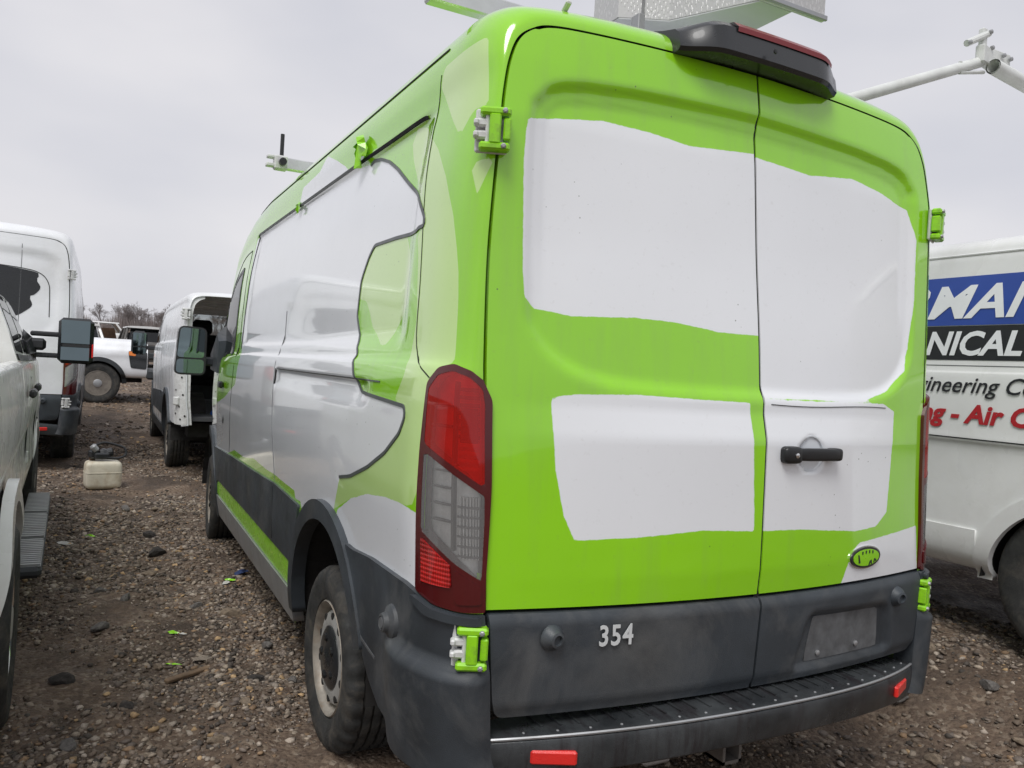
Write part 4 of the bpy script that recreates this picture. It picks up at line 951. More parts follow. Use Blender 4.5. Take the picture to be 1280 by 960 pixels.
# ---------------------------------------------------------------- other vehicles
def loft(name, st, m, parent, dy=.08, sub=5, arches=(), cutz=None, keepf=None):
    """closed body from stations (y, [(half width, z) ...]); wheel arches (y, z, r) cut from the sides"""
    ys = [s[0] for s in st]; Y = np.unique(np.concatenate([ys, np.arange(ys[0], ys[-1], dy)])); Y = Y[np.append(True, np.diff(Y) > 1e-4)]
    Kp = np.array([s[1] for s in st], float)
    prof = np.array([[ [np.interp(y, ys, Kp[:, i, c]) for c in (0, 1)] for i in range(Kp.shape[1])] for y in Y])
    rows = np.array([cmr(p, sub) for p in prof]); rows[..., 0] = np.maximum(rows[..., 0], 0)
    Lr = np.concatenate([np.stack([-rows[..., 0], np.repeat(Y[:, None], rows.shape[1], 1), rows[..., 1]], -1)], 1)
    Rr = Lr[:, ::-1][:, 1:].copy(); Rr[..., 0] *= -1; F = np.concatenate([Lr, Rr], 1); n = F.shape[1]
    P = F.reshape(-1, 3); idx = np.arange(len(P)).reshape(len(Y), n)
    f = np.stack([idx[:-1, :-1], idx[1:, :-1], idx[1:, 1:], idx[:-1, 1:]], -1).reshape(-1, 4); C = P[f].mean(1); k = np.ones(len(f), bool)
    for (yc, zc, r) in arches:
        k &= ~((np.abs(C[:, 0]) > .5) & (np.hypot(C[:, 1]-yc, C[:, 2]-zc) < r)) & ~((np.abs(C[:, 0]) > .5) & (np.abs(C[:, 1]-yc) < r) & (C[:, 2] < zc))
    if keepf is not None: k &= keepf(C)
    o = mesh(name, P, [tuple(q) for q in f[k]]+[tuple(idx[0]), tuple(idx[-1][::-1])], m, parent); smooth_by_angle(o.data, 40)
    def side(p, off):
        j = min(max(np.searchsorted(Y, p[0])-1, 0), len(Y)-2); t = (p[0]-Y[j])/(Y[j+1]-Y[j]); r = rows[j]*(1-t)+rows[j+1]*t
        return (-(float(np.interp(p[1], r[:, 1], r[:, 0]))+off), p[0], p[1])
    return o, side
def arch_lip(parent, sg, fn, yc, zc, r, m, w=.035, a0=-5, a1=185, off=.01):
    A = np.radians(np.linspace(a0, a1, 25))
    po = np.array([(yc+(r+w)*math.cos(t), zc+(r+w)*math.sin(t)) for t in A]+[(yc+(r-.03)*math.cos(t), zc+(r-.03)*math.sin(t)) for t in A[::-1]])
    patch('wheel_arch_lip', po, fn if sg < 0 else mirr(fn), m, parent, .03, off, .04)
def wells(parent, ys, zc, r, hx):
    ub = MB()
    for sg in (-1, 1):
        for yc in ys:
            n = 12; v = []
            for i in range(n+1):
                t = math.pi*i/n; v += [(sg*hx, yc+r*math.cos(t), zc+r*math.sin(t)), (sg*(hx-.38), yc+r*math.cos(t), zc+r*math.sin(t))]
            ub.add(v, [(2*i, 2*i+1, 2*i+3, 2*i+2) for i in range(n)]+[tuple(2*i+1 for i in range(n+1))])
    ub.box((0, (ys[0]+ys[1])/2, zc+.12), (1.1, ys[1]-ys[0]+1.6, .2)); ub.tube([(-.8, ys[0], zc), (.8, ys[0], zc)], .07); ub.tube([(-.8, ys[1], zc), (.8, ys[1], zc)], .05)
    ub.build('underbody', 'dark', parent)
# --- white low roof van ahead of the green one, left rear door and bumper missing
VL = Van(2.10, 5.6, False)
wv, sf = transit('panel_van', 'stripped white low roof van with rear door missing, in front of green van', 'van', VL, (-.08, 7.42, .105), .0, doors=(0, 1), lamps=(0, 1), bumper=False)
def van_interior(root, V, left_mirror=True):
    q = V.ln-6
    MB().box((0, 2.6+q/2, .66), (1.70, 5.0+q, .04)).build('load_floor', 'cabin', root)
    for sx in (-.45, .45):
        s = empty_part('seat', root, (sx, 3.55+q, .72))
        MB().box((0, .22, .28), (.50, .50, .16), bev=.05).build('seat_cushion', 'seat', s); MB().box((0, -.06, .62), (.50, .14, .66), bev=.05).build('seat_back', 'seat', s)
        MB().box((0, -.08, 1.05), (.27, .11, .22), bev=.04).build('headrest', 'seat', s); MB().box((0, .2, .1), (.4, .4, .2)).build('seat_base', 'cabin', s)
    MB().box((0, 4.75+q, 1.10), (1.6, .5, .30), bev=.08).build('dashboard', 'cabin', root)
    fl = None and spl([(-.78, .80), (-.83, 1.2), (-.84, 1.55), (-.80, 1.82), (-.68, 1.93), (.68, 1.93), (.80, 1.82), (.84, 1.55), (.83, 1.2), (.78, .80)], 3, False)
    if left_mirror:
        m_ = empty_part('door_mirror', root, (-1.13, 4.55+q, 1.48)); MB().box((-.10, 0, .02), (.22, .12, .36), bev=.05).build('mirror_housing', 'lampblack', m_)
        MB().box((-.10, -.062, .07), (.18, .004, .20), bev=.002).build('mirror_glass', 'mirror', m_); MB().box((-.10, -.062, -.10), (.18, .004, .10), bev=.002).build('wide_angle_glass', 'mirror', m_); MB().box((.06, .03, -.05), (.16, .07, .06), bev=.01).build('mirror_arm', 'lampblack', m_)
van_interior(wv, VL)
hinge(wv, (-.925, .085, float(sf[4](2.06))), -.42, 1, 'wsteel', 1.1)
bl = MB(); bl.tube([(-.55, .5, .70), (-.50, .35, .86), (-.42, .40, .80), (-.40, .6, .74)], .035, 8)
M['bluebag'] = mat('blue plastic', (.03, .10, .42), .4)
bl.build('blue_strap', 'bluebag', wv, True)
# --- white high roof van at the left
VHi = Van(2.74, 6.0, False)
hv, hf = transit('panel_van', 'white high roof van with a torn black patch on its rear window', 'van', VHi, (-3.06, 8.25, .08), .0)
tp = spl([(.02, 2.255), (.25, 2.245), (.48, 2.22), (.60, 2.19), (.58, 2.12), (.62, 2.04), (.57, 1.96), (.52, 1.93), (.55, 1.84), (.49, 1.77), (.40, 1.71), (.32, 1.72), (.24, 1.80), (.12, 1.86), (.02, 1.88)], 5)
ribbon('window_edge', spl([(.01, 2.262), (.45, 2.235), (.62, 2.19), (.695, 2.09), (.71, 1.95), (.715, 1.72)], 6, False), hf[2], 'seam', hv, .008, .003)
patch('torn_window_film', tp, hf[2], mat('bare dark window', (.018, .020, .022), .25), hv, .03, .003, .002)
ribbon('film_seam', [(.43, z) for z in np.linspace(2.50, 1.3, 30)], hf[2], 'padgrey', hv, .005, .003)
# --- white service van on the right with lettering on its side
M['blue'] = mat('blue vinyl', (.022, .065, .33), .35, var=.08); M['blackv'] = mat('black vinyl', (.013, .014, .016), .35); M['redv'] = mat('red vinyl', (.42, .012, .018), .35, var=.06); M['whitev'] = mat('white vinyl', (.78, .80, .82), .35, var=.04)
def service_van():
    r = empty('service_van', 'white cargo van with blue and black lettered bands, beside the green van', 'van', (3.30, -.95, .235))
    side_p = [(.90, .36), (.955, .40), (.985, .50), (.99, .70), (.985, .99), (1.0, 1.05), (.995, 1.12), (.985, 1.38), (.975, 1.44), (.955, 1.70), (.928, 1.96), (.915, 2.05), (.88, 2.115), (.76, 2.16), (.4, 2.195), (0, 2.20)]
    lo = [(x*.97, .36+(z-.36)*1.0) for x, z in side_p]
    front = [(x*.92, .36+(z-.36)*.45) for x, z in side_p]; mid = [(x*.985, .36+(z-.36)*(.52 if z > .9 else .75)) for x, z in side_p]
    o, fn = loft('body', [(0, lo), (.10, side_p), (4.0, side_p), (4.6, [(x*.99, .36+(z-.36)*.80) for x, z in side_p]), (4.85, mid), (5.6, front)], 'cream', r, .07, 5, ((1.17, .34, .47), (4.65, .34, .45)))
    for sg in (-1, 1):
        for yc in (1.17, 4.65): arch_lip(r, sg, fn, yc, .34, .46, 'cream', .05, -2, 182, .020)
        f = fn if sg < 0 else mirr(fn)
        MB().tube([f((y, 2.055), .002) for y in np.linspace(.1, 4.0, 14)], .007, 6).build('drip_rail', 'cream', r, True)
        ribbon('rub_line', [(y, 1.055) for y in np.linspace(.12, 4.2, 30)], f, 'seam', r, .006, .002)
        ribbon('body_crease', [(y, 1.445) for y in np.linspace(.12, 4.0, 24)], f, 'padgrey', r, .004, .0015)
        patch('rocker_panel', np.array([(1.66, .37), (4.18, .37), (4.20, .56), (1.66, .58)]), f, 'cream', r, .05, .012, .03, rx=.12)
        patch('side_window', rnd([(3.55, 1.42), (4.25, 1.42), (4.05, 1.84), (3.55, 1.86)], .05, 3), f, 'dglass', r, .06, .004, .003)
    wells(r, (1.17, 4.65), .34, .47, .97)
    for sg in (-1, 1):
        wheel(r, (sg*.85, 1.17, .38), .395, .235, sg, 'rim'); wheel(r, (sg*.85, 4.65, .345), .36, .225, sg, 'rim')
    # lettering: text runs from the nose towards the tail on this side
    band = lambda nm, z0, z1, m, y0, y1, o=.0025: patch(nm, np.array([(y0, z0), (y1, z0), (y1, z1), (y0, z1)]), fn, m, r, .05, o, .0015, rx=.10)
    band('blue_band', 1.665, 1.935, 'blue', .75, 3.0); band('black_band', 1.475, 1.662, 'blackv', .75, 3.0)
    def line(s, y, z, h, m, shear, bold, sx, name, zt=None):
        p0 = Vector(fn((y, z), .006)); p1 = Vector(fn((y, z+h), .006)); u = (p1-p0).normalized(); e = Vector((0, -1, 0)); nrm = e.cross(u)
        T = Matrix((e, u, nrm)).transposed().to_4x4(); T.translation = p0
        o = text(name, s, h/.70, m, r, Matrix(), shear, bold, sx, .0008)
        for v in o.data.vertices: v.co = Vector(fn((y-v.co.x, z+v.co.y), .0055+v.co.z))
        o.data.flip_normals()
    line('RMAN', 2.235, 1.708, .176, 'whitev', .30, .0055, 1.20, 'sign_letters')
    line('ANICAL', 2.155, 1.505, .125, 'whitev', .22, .0050, 1.02, 'sign_letters')
    line('gineering Con', 2.055, 1.300, .085, 'blackv', .30, .0008, 1.02, 'small_letters')
    line('ing - Air Co', 2.05, 1.14, .096, 'redv', .20, .0045, 1.06, 'red_letters')
    return r
service_van()
# --- white pickup truck along the left edge
def pickup():
    r = empty('pickup_truck', 'dusty white pickup with black towing mirror and ribbed running board', 'pickup truck', (-3.074, .82, 0), .033)
    low_ = [(.90, .48), (.955, .55), (.985, .70), (.975, .92), (.995, 1.05), (1.0, 1.20), (.985, 1.36)]
    bed = low_+[(.975, 1.40), (.93, 1.41), (.90, 1.38), (.4, 1.37), (0, 1.37)]
    cab = low_+[(.955, 1.42), (.89, 1.62), (.80, 1.79), (.60, 1.855), (0, 1.875)]
    cabf = low_+[(.960, 1.40), (.93, 1.44), (.90, 1.47), (.5, 1.50), (0, 1.51)]
    hood = [(.90, .50), (.955, .56), (.985, .72), (.975, .90), (.985, 1.00), (.97, 1.10), (.945, 1.20), (.90, 1.26), (.84, 1.29), (.72, 1.31), (.4, 1.34), (0, 1.35)]
    nose = [(x*.95, .50+(z-.50)*.86) for x, z in hood]
    A = ((1.0, .40, .50), (4.80, .40, .46))
    _, fb = loft('bed', [(0, bed), (1.98, bed)], 'dirtywhite', r, .06, 4, A)
    _, fc = loft('cab', [(2.03, cab), (3.35, cab), (4.25, cabf)], 'dirtywhite', r, .06, 4, A)
    _, fh = loft('hood', [(4.25, [(x, z) for x, z in hood]), (5.4, hood), (5.72, nose)], 'dirtywhite', r, .06, 4, A)
    fR, fB = mirr(fc), mirr(fb)
    for sg in (-1, 1): arch_lip(r, sg, fb, 1.0, .40, .50, 'dirtywhite', .06, 0, 180, .055); arch_lip(r, sg, fh, 4.80, .40, .46, 'dirtywhite', .03)
    wells(r, (1.0, 4.80), .40, .51, .98)
    for sg in (-1, 1):
        wheel(r, (sg*.905, 1.0, .385), .40, .26, sg, 'chrome'); wheel(r, (sg*.86, 4.80, .385), .40, .26, sg, 'chrome')
    for f in (fR, fc):
        patch('rear_window', rnd([(2.14, 1.46), (2.78, 1.44), (2.78, 1.755), (2.22, 1.755)], .05, 3), f, 'dglass', r, .06, .003, .003)
        patch('front_window', rnd([(2.88, 1.44), (3.90, 1.42), (3.42, 1.73), (2.88, 1.755)], .05, 3), f, 'dglass', r, .06, .003, .003)
        ribbon('window_trim', [(2.10, 1.43), (2.8, 1.415), (4.0, 1.40), (4.02, 1.43), (3.56, 1.72), (3.38, 1.775), (2.2, 1.785)], f, 'black', r, .030, .008)
        ribbon('door_gap', [(2.83, 1.77), (2.83, 1.3), (2.85, .62)], f, 'seam', r, .008); ribbon('door_gap', [(4.12, 1.38), (4.12, 1.0), (4.05, .62)], f, 'seam', r, .008)
        ribbon('cab_gap', [(2.06, 1.38), (2.06, .60)], f, 'seam', r, .01)
        for y in (2.30, 3.00): MB().box(Vector(f((y, 1.235), .028)), (.035, .19, .045), bev=.012).build('door_handle', 'black', r)
    MB().box((.985, 3.02, .80), (.01, .05, .07), bev=.003).build('door_hinge_plate', 'wsteel', r)
    for sg in (-1, 1):      # running board: three ribbed treads
        b = empty_part('running_board', r, (sg*1.035, 3.10, .36))
        MB().box((0, 0, -.02), (.15, 2.3, .06), bev=.02).build('board_body', 'dplastic', b)
        for y0, y1 in ((-1.13, -.50), (-.44, .30), (.36, 1.13)):
            t = MB(); n = 14
            for i in range(n): t.box((0, y0+(y1-y0)*(i+.5)/n, .0145), (.135, (y1-y0)/n*.55, .014), bev=.002)
            t.box((0, (y0+y1)/2, .009), (.14, y1-y0, .004)); t.build('tread_pad', 'pad', b)
    # towing mirror: twin arms, tall head with two glasses
    m_ = empty_part('door_mirror', r, (0, 0, 0)); y = 3.78; x0, x1 = 1.112, 1.337
    MB().box(((x0+x1)/2, y+.035, 1.537), (x1-x0, .11, .325), bev=.028).build('mirror_housing', 'lampblack', m_)
    MB().box(((x0+x1)/2-.004, y-.022, 1.600), (.182, .004, .165), bev=.002).build('mirror_glass', 'mirror', m_)
    MB().box(((x0+x1)/2-.004, y-.022, 1.445), (.182, .004, .095), bev=.002).build('wide_angle_glass', 'mirror', m_)
    MB().box((x1-.006, y+.0, 1.47), (.012, .05, .10), bev=.004).build('mirror_reflector', 'refl', m_)
    a = MB(); a.box((1.04, y+.06, 1.575), (.20, .05, .035), bev=.01); a.box((1.04, y+.06, 1.425), (.20, .05, .035), bev=.01); a.box((.985, y+.07, 1.50), (.11, .10, .085), bev=.02); a.add([(.90, y-.20, 1.40), (.98, y+.12, 1.38), (.98, y+.10, 1.52), (.90, y-.05, 1.60), (.93, y-.16, 1.42), (.985, y+.02, 1.44)], [(0, 1, 2, 3), (0, 4, 5, 1), (1, 5, 2), (2, 5, 3), (3, 5, 4), (3, 4, 0)]); a.build('mirror_arm', 'lampblack', m_)
    return r
M['pad'] = mat('ribbed step pad', (.30, .31, .31), .4, metal=.5, dirt=.4)
pickup()
# --- white heavy pickup parked across the lane
def cross_truck():
    r = empty('pickup_truck', 'white heavy pickup parked across the lane, amber lamp on its fender', 'pickup truck', (-1.86-4.85, 16.62, .40), -math.pi/2)
    low_ = [(.86, .50), (.95, .55), (.985, .68), (.98, .90), (.995, 1.02), (.985, 1.16), (.955, 1.26)]
    cab = low_+[(.93, 1.36), (.88, 1.68), (.80, 1.94), (.6, 2.0), (0, 2.02)]; cf = low_+[(.92, 1.34), (.86, 1.38), (.8, 1.40), (.5, 1.44), (0, 1.45)]
    hood = [(.86, .52), (.95, .56), (.985, .68), (.98, .88), (.985, .98), (.965, 1.06), (.91, 1.12), (.86, 1.19), (.78, 1.24), (.60, 1.27), (.3, 1.29), (0, 1.29)]
    bed = low_+[(.94, 1.36), (.90, 1.38), (.85, 1.36), (.4, 1.35), (0, 1.35)]
    A = ((1.2, .40, .46), (4.85, .40, .47))
    loft('bed', [(0, bed), (2.0, bed)], 'white', r, .1, 4, A); _, fc = loft('cab', [(2.05, cab), (3.5, cab), (4.1, cf)], 'white', r, .1, 4, A)
    _, fh = loft('hood', [(4.1, hood), (5.45, hood), (5.72, [(x*.97, .52+(z-.52)*.93) for x, z in hood])], 'white', r, .06, 4, A)
    f = mirr(fh)
    for sg in (-1, 1): arch_lip(r, sg, fh, 4.85, .40, .46, 'dplastic', .05, 0, 180, .02)
    wells(r, (1.2, 4.85), .40, .47, .95)
    for sg in (-1, 1): wheel(r, (sg*.84, 1.2, .39), .40, .25, sg, 'rimd'); wheel(r, (sg*.84, 4.85, .39), .40, .25, sg, 'rimd')
    for sg in (-1, 1):
        g = fh if sg < 0 else f
        patch('head_lamp', rnd([(5.42, .72), (5.71, .70), (5.71, 1.05), (5.36, 1.06)], .03, 3), g, 'lampblack', r, .04, .008, .02)
        patch('turn_lamp', rnd([(5.38, .97), (5.50, .96), (5.50, 1.045), (5.37, 1.05)], .01, 3), g, 'amber', r, .03, .014, .01)
        patch('side_window', rnd([(2.2, 1.40), (3.75, 1.38), (3.45, 1.86), (2.25, 1.88)], .05, 3), fc if sg < 0 else mirr(fc), 'dglass', r, .08, .004, .003)
    MB().box((0, 5.84, .60), (1.96, .26, .20), bev=.04).build('front_bumper', 'dplastic', r); MB().box((0, 5.70, .90), (1.3, .12, .34), bev=.03).build('grille', 'lampblack', r)
    for sx in (-1, 1): MB().box((sx*.55, 5.99, .60), (.06, .06, .12), bev=.01).build('tow_hook', 'dark', r)
M['amber'] = mat('amber lamp', (.75, .20, .02), .25, coat=.4, var=.05)
cross_truck()
# --- stripped wrecks further back
def wreck(label, loc, rz, paint, open_door=False, roofm=None):
    r = empty('wrecked_car', label, 'wrecked car', loc, rz)
    b = [(.72, .28), (.82, .32), (.86, .55), (.86, .80), (.80, .90), (.6, .93), (0, .95)]
    loft('lower_body', [(0, [(x*.95, .3+(z-.3)*.85) for x, z in b]), (.4, b), (3.1, b), (4.3, [(x*.94, .3+(z-.3)*.80) for x, z in b])], paint, r, .15, 3, ((.85, .30, .36), (3.45, .30, .36)))
    for sg in (-1, 1):
        for y0, y1 in ((.55, .95), (1.70, 1.74), (3.05, 2.55)):
            MB().tube([(sg*.80, y0, .88), (sg*.66, y1, 1.42)], .045, 6).build('roof_pillar', paint, r)
        wheel(r, (sg*.76, .85, .29), .31, .20, sg, 'rim'); wheel(r, (sg*.76, 3.45, .29), .31, .20, sg, 'rim')
    loft('roof', [(.8, [(.70, 1.40), (.69, 1.43), (.6, 1.46), (0, 1.48)]), (2.6, [(.70, 1.40), (.69, 1.43), (.6, 1.46), (0, 1.49)])], roofm or paint, r, .3, 2)
    MB().box((0, 2.9, .85), (1.3, .3, .2), bev=.05).build('dashboard', 'cabin', r)
    for sx in (-.36, .36): MB().box((sx, 1.9, .95), (.48, .16, .62), bev=.05).build('seat_back', 'seat', r)
    MB().box((0, 4.30, .48), (1.5, .12, .22), bev=.04).build('front_bumper', 'dplastic', r); MB().box((0, -.02, .48), (1.5, .12, .22), bev=.04).build('rear_bumper', 'dplastic', r)
    MB().add([(-.66, .60, .93), (.66, .60, .93), (.58, .92, 1.39), (-.58, .92, 1.39), (-.66, .62, .93), (.66, .62, .93), (.58, .94, 1.39), (-.58, .94, 1.39)], [(0, 1, 2, 3), (7, 6, 5, 4), (0, 4, 5, 1), (1, 5, 6, 2), (2, 6, 7, 3), (3, 7, 4, 0)]).build('rear_window', 'dglass', r)
    if open_door:
        d = MB(); d.prism([(0, .35), (1.0, .35), (1.05, .88), (.75, 1.36), (.15, 1.38), (0, .9)], lambda u, w, q: (-.86-u*.75+q*.3, 2.75-u*.62-q, w), 0, .06); d.build('open_door', 'rust', r)
M['rust'] = mat('rusty brown steel', (.12, .065, .035), .8, var=.4, vs=5); M['burnt'] = mat('scorched steel', (.10, .095, .09), .7, var=.5, vs=3, dirt=.5); M['silver'] = mat('silver car paint', (.50, .52, .54), .3, coat=.4)
gz = lambda x, y: float(gh(x, y))
wreck('scorched stripped car with an open rusty brown door', (-.35, 27.0, gz(-.3, 27)), .06, 'burnt', True, 'cream')
wreck('white wreck with dark open windows behind the heavy pickup', (-2.5, 26.2, gz(-2.5, 26)), .12, 'cream')
wreck('silver wreck half hidden between the scorched car and pickup', (-1.9, 35.5, gz(-1.5, 35)), .9, 'silver')
wreck('dark wreck standing behind the stripped white van', (3.2, 31, gz(3, 31)), -.5, 'burnt')
wreck('pale wreck parked farthest out in the yard', (-.4, 44, gz(0, 44)), 1.7, 'cream')
# ---------------------------------------------------------------- things lying on the ground
def junk():
    M['jug'] = mat('stained white plastic', (.62, .58, .47), .5, var=.15, vs=9, dirt=.7, dcol=(.30, .20, .09))
    x, y = -1.745, 7.32; z = gz(x, y)
    j = empty('plastic_tank', 'stained off white plastic tank standing on the gravel', 'tank', (x, y, z), .12)
    MB().rbox((0, 0, .143), (.34, .26, .286), .30).build('tank_body', 'jug', j, True)
    MB().rbox((0, 0, .17), (.345, .266, .016), .30).build('tank_rib', 'jug', j); MB().lathe([(.03, .29), (.03, .315), (.02, .32)], 14, Matrix.Translation((-.10, .03, 0))).build('tank_cap', 'rust', j)
    p = empty('engine_part', 'greasy black engine part with hose lying on the white tank', 'engine part', (x, y, z+.293), .12)
    b = MB(); b.lathe([(.055, 0), (.06, .03), (.045, .06), (.05, .11), (.03, .12)], 14, Matrix.Translation((-.03, .0, .055)) @ Matrix.Rotation(1.35, 4, 'Y')); b.box((-.09, .01, .06), (.10, .11, .10), bev=.025); b.box((-.02, -.05, .045), (.14, .06, .07), bev=.015); b.build('housing', 'lampblack', p)
    b = MB(); b.lathe([(.032, 0), (.035, .05), (.025, .07)], 12, Matrix.Translation((-.07, -.03, .10)) @ Matrix.Rotation(-.7, 4, 'Y')); b.build('cast_fitting', 'gsteel', p)
    b = MB(); b.tube(spl([(-.10, 0, .14), (.0, .02, .175), (.12, .02, .15), (.19, .0, .12), (.20, -.03, .05), (.12, -.06, .02), (.02, -.07, .03)], 5, False).tolist(), .013, 8); b.build('hose', 'black', p, True)
    t = (1+5**.5)/2
    import bmesh
    protos = []
    for s in range(5):
        bm = bmesh.new(); bmesh.ops.create_icosphere(bm, subdivisions=2, radius=1); rr = random.Random(s)
        pl = [(Vector((rr.gauss(0, 1), rr.gauss(0, 1), rr.gauss(0, 1))).normalized(), rr.uniform(.5, .85)) for _ in range(9)]
        for v in bm.verts:
            for n, d in pl:
                e = v.co.dot(n)-d
                if e > 0: v.co -= n*e
        me = bpy.data.meshes.new('rock'); bm.to_mesh(me); bm.free(); protos.append(me)
    rm = [mat('dark rock', (.040, .035, .031), .85, bump=.3, var=.4, vs=3), mat('tan rock', (.20, .155, .11), .85, bump=.3, var=.4, vs=3), mat('grey rock', (.13, .12, .11), .85, bump=.3, var=.4, vs=3)]
    spots = [(-1.38, 4.55, .075, 0), (-1.40, 5.25, .06, 0), (-1.46, 3.9, .05, 1), (-1.25, 3.1, .035, 2), (-1.75, 2.85, .05, 2), (-1.9, 2.1, .05, 0), (-1.08, 2.9, .055, 1), (-.98, 2.35, .04, 2), (-1.55, 6.2, .05, 2), (-1.30, 6.0, .045, 1),
             (-1.75, 3.6, .035, 2), (-1.62, 3.35, .04, 2), (-1.5, 2.3, .03, 1), (-1.2, 1.6, .03, 1), (-1.85, 1.5, .04, 2), (-1.65, 1.75, .03, 0), (-1.1, 1.95, .035, 0), (-.95, 1.85, .03, 2), (-1.35, 1.35, .03, 1), (1.55, .55, .05, 2), (1.3, .2, .04, 1), (1.75, .95, .05, 0), (1.45, 1.0, .05, 1), (1.9, .35, .045, 2), (1.65, .05, .035, 1), (1.25, .9, .045, 2), (2.05, .75, .04, 1)]
    nm = ['dark angular rock lying in the gravel lane', 'tan rock lying loose in the gravel', 'grey rock lying loose in the gravel']
    for i, (x, y, s, c) in enumerate(spots):
        me = protos[i % 5].copy(); me.materials.append(rm[c]); o = bpy.data.objects.new('rock', me); o.location = (x, y, gz(x, y)+s*.25); o.scale = (s*1.25, s*.9, s*.62); o.rotation_euler = (random.uniform(-.2, .2), random.uniform(-.2, .2), random.uniform(0, 6))
        link(o, None, nm[c], 'rock', ['dark rocks in the lane', 'tan rocks in the gravel', 'grey rocks in the gravel'][c])
    def scrap(name, label, x, y, s, m, cat, seed, ay=1., hz=.35, n=9):
        rr = random.Random(seed); v = [(0, 0, s*hz)]; f = []
        for k, ring in enumerate((.55, 1.)):
            for i in range(n):
                a = 2*math.pi*i/n; q = s*ring*rr.uniform(.6, 1.1); v.append((q*math.cos(a), q*math.sin(a)*ay, s*rr.uniform(.02, hz)*(1.2-ring*.6)))
        f = [(0, 1+i, 1+(i+1) % n) for i in range(n)]+[(1+i, 1+n+i, 1+n+(i+1) % n, 1+(i+1) % n) for i in range(n)]
        o = mesh(name, v, f, m, None, False, label=label, cat=cat); o.location = (x, y, gz(x, y)+.006); o.rotation_euler = (0, 0, rr.uniform(0, 3)); return o
    M['paper'] = mat('dirty white scrap', (.55, .54, .50), .7, dirt=.4)
    scrap('vinyl_scrap', 'crumpled lime green vinyl scrap in the middle of the lane', -1.40, 2.72, .045, 'green', 'scrap', 1, .5)
    scrap('vinyl_scrap', 'thin lime green vinyl strip beside the broken wood', -1.42, 2.32, .06, 'green', 'scrap', 2, .16, .12)
    scrap('vinyl_scrap', 'small lime green scrap lying next to the blue rag', -.99, 3.62, .04, 'green', 'scrap', 3, .4)
    scrap('vinyl_scrap', 'lime green and white scrap lying beyond the flat dark rock', -1.82, 5.15, .05, 'green', 'scrap', 4, .6)
    scrap('blue_rag', 'crumpled dark blue rag beside the green van sill', -.90, 3.78, .085, 'bluerag', 'rag', 5, .45, .4)
    scrap('paper_scrap', 'white paper scrap lying next to the blue rag', -1.02, 3.58, .055, 'paper', 'scrap', 6, .4, .15)
    scrap('paper_scrap', 'pale flattened scrap near the pickup running board', -1.98, 5.0, .10, 'paper', 'scrap', 7, .5, .12)
    scrap('paper_scrap', 'tiny white scrap beside the crumpled green vinyl', -1.355, 2.70, .03, 'paper', 'scrap', 9, .6, .25)
    M['wood'] = mat('weathered wood', (.17, .115, .072), .85, var=.4, vs=18)
    w = MB(); w.box((0, 0, 0), (.26, .030, .018), bev=.004); o = w.build('wood_stick', 'wood', None, label='broken brown wooden stick lying on the gravel', cat='stick'); o.location = (-1.37, 2.13, gz(-1.37, 2.13)+.018); o.rotation_euler = (.1, .02, .55)
    o = scrap('wood_chip', 'pale flat wood chip beside the broken stick', -1.30, 2.27, .065, 'woodg', 'wood chip', 8, .7, .2)
M['bluerag'] = mat('dark blue cloth', (.035, .06, .16), .8); M['woodg'] = mat('grey wood', (.24, .20, .16), .85, var=.3, vs=15)
junk()
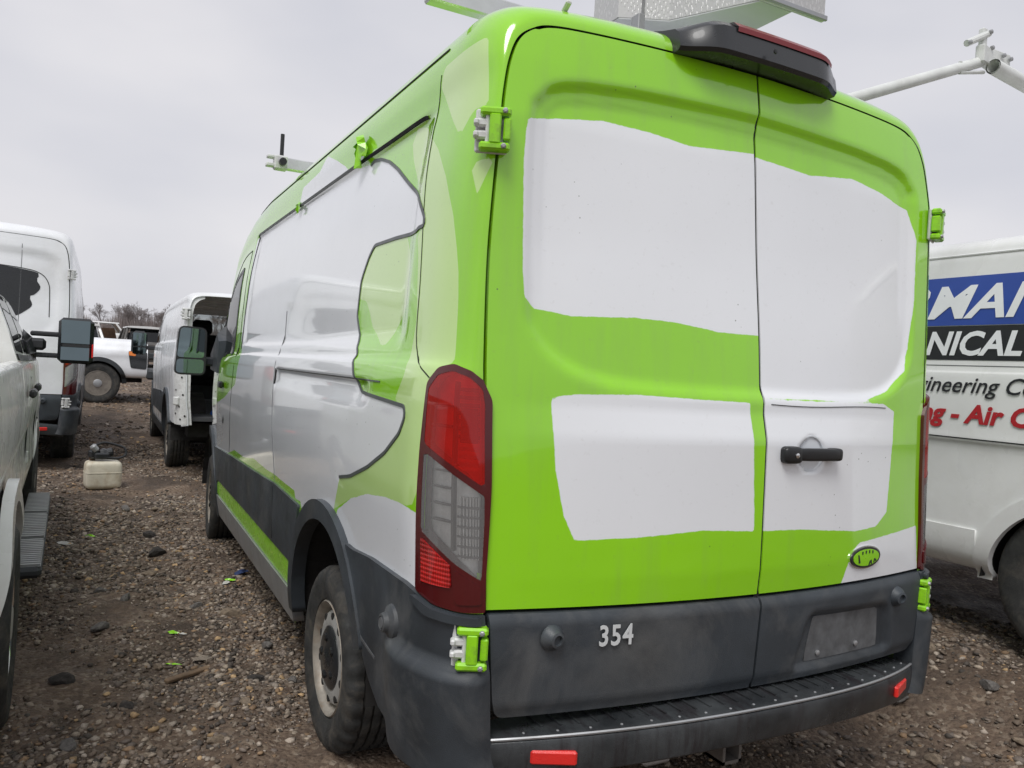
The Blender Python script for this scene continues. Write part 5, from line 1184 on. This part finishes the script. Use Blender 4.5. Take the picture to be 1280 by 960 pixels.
# ---------------------------------------------------------------- bare trees on the skyline
def tree(x, y, h, seed, label, twigs=1.0):
    rr = random.Random(seed); z0 = gz(x, y); r = empty('bare_tree', label, 'tree', (x, y, z0-.1), 0, 'bare trees on the skyline')
    tr = MB(); cr = MB()
    def seg(mb, a, b, r0, r1): mb.tube([a, b], [r0, r1], 3, cap=False)
    def grow(p, d, ln, rad, lev):
        q = p+d*ln; seg(tr if lev < 1 else cr, p, q, rad, rad*.72)
        if lev >= 6: return
        for k in range(3 if lev else 5):
            ax = Vector((rr.gauss(0, 1), rr.gauss(0, 1), rr.gauss(0, .5))).normalized(); nd = (d*rr.uniform(.75, 1.1)+ax*rr.uniform(.4, .75)+Vector((0, 0, .14))).normalized()
            st = p+d*ln*(rr.uniform(.45, 1.0) if k else 1.)
            grow(st, nd, ln*rr.uniform(.58, .80), max(rad*rr.uniform(.45, .62), .012), lev+1)
    grow(Vector((0, 0, 0)), Vector((rr.gauss(0, .05), rr.gauss(0, .05), 1)).normalized(), h*.30, h*.016+.02, 0)
    tr.build('trunk', 'bark', r); cr.build('crown', 'bark', r)
    return r
M['bark'] = mat('bare bark', (.27, .245, .24), .9)  # colour lightened to stand in for haze over the distance
M['brush'] = mat('winter brush', (.25, .215, .205), .95, var=.3, vs=.6)
proto = [tree(0, 0, 1.0*hh, s, 'bare leafless tree on the brown skyline') for s, hh in ((1, 8.5), (2, 7), (3, 6.2), (4, 6.6))]
tx = random.Random(5)
places = [(12, 200, 0, 1.15), (-2, 205, 1, 1.), (3, 198, 2, 1.), (7, 203, 3, 1.), (17, 206, 1, 1.), (22, 199, 2, 1.1), (27, 204, 3, 1.), (-8, 202, 3, 1.), (-14, 200, 2, 1.), (33, 201, 1, 1.)]+[(tx.uniform(-90, 190), tx.uniform(190, 225), tx.randrange(4), tx.uniform(.8, 1.15)) for _ in range(44)]
for i, (x, y, k, s) in enumerate(places):
    o = proto[k] if i in (0, 1, 2, 3) and k == i else copy_tree(proto[k])
    o.location = (x, y, gz(x, y)-.2); o.rotation_euler = (0, 0, tx.uniform(0, 6)); o.scale = (s*1.25, s*1.25, s)
def brush():
    """a belt of leafless undergrowth that reads as one mass"""
    n = 36000; x = RNG.uniform(-110, 200, n); y = RNG.uniform(192, 222, n); z = gh(x, y); h = RNG.uniform(1.8, 5.8, n)*(.75+.25*np.sin(x*.23)+.15*np.sin(x*.71)); w = RNG.uniform(.03, .09, n); a = RNG.uniform(0, 3.14, n); lx = RNG.normal(0, .5, n); ly = RNG.normal(0, .5, n)
    v = np.stack([np.stack([x-w*np.cos(a), y-w*np.sin(a), z-.3], 1), np.stack([x+w*np.cos(a), y+w*np.sin(a), z-.3], 1), np.stack([x+w*np.sin(a), y-w*np.cos(a), z-.3], 1), np.stack([x+lx, y+ly, z+h], 1)], 1).reshape(-1, 3)
    i = np.arange(n)[:, None]*4; f = np.concatenate([i+[0, 1, 3], i+[1, 2, 3], i+[2, 0, 3]])
    mesh('undergrowth', v, f, 'brush', None, False, label='brown leafless undergrowth along the skyline', cat='undergrowth', kind='stuff')
brush()
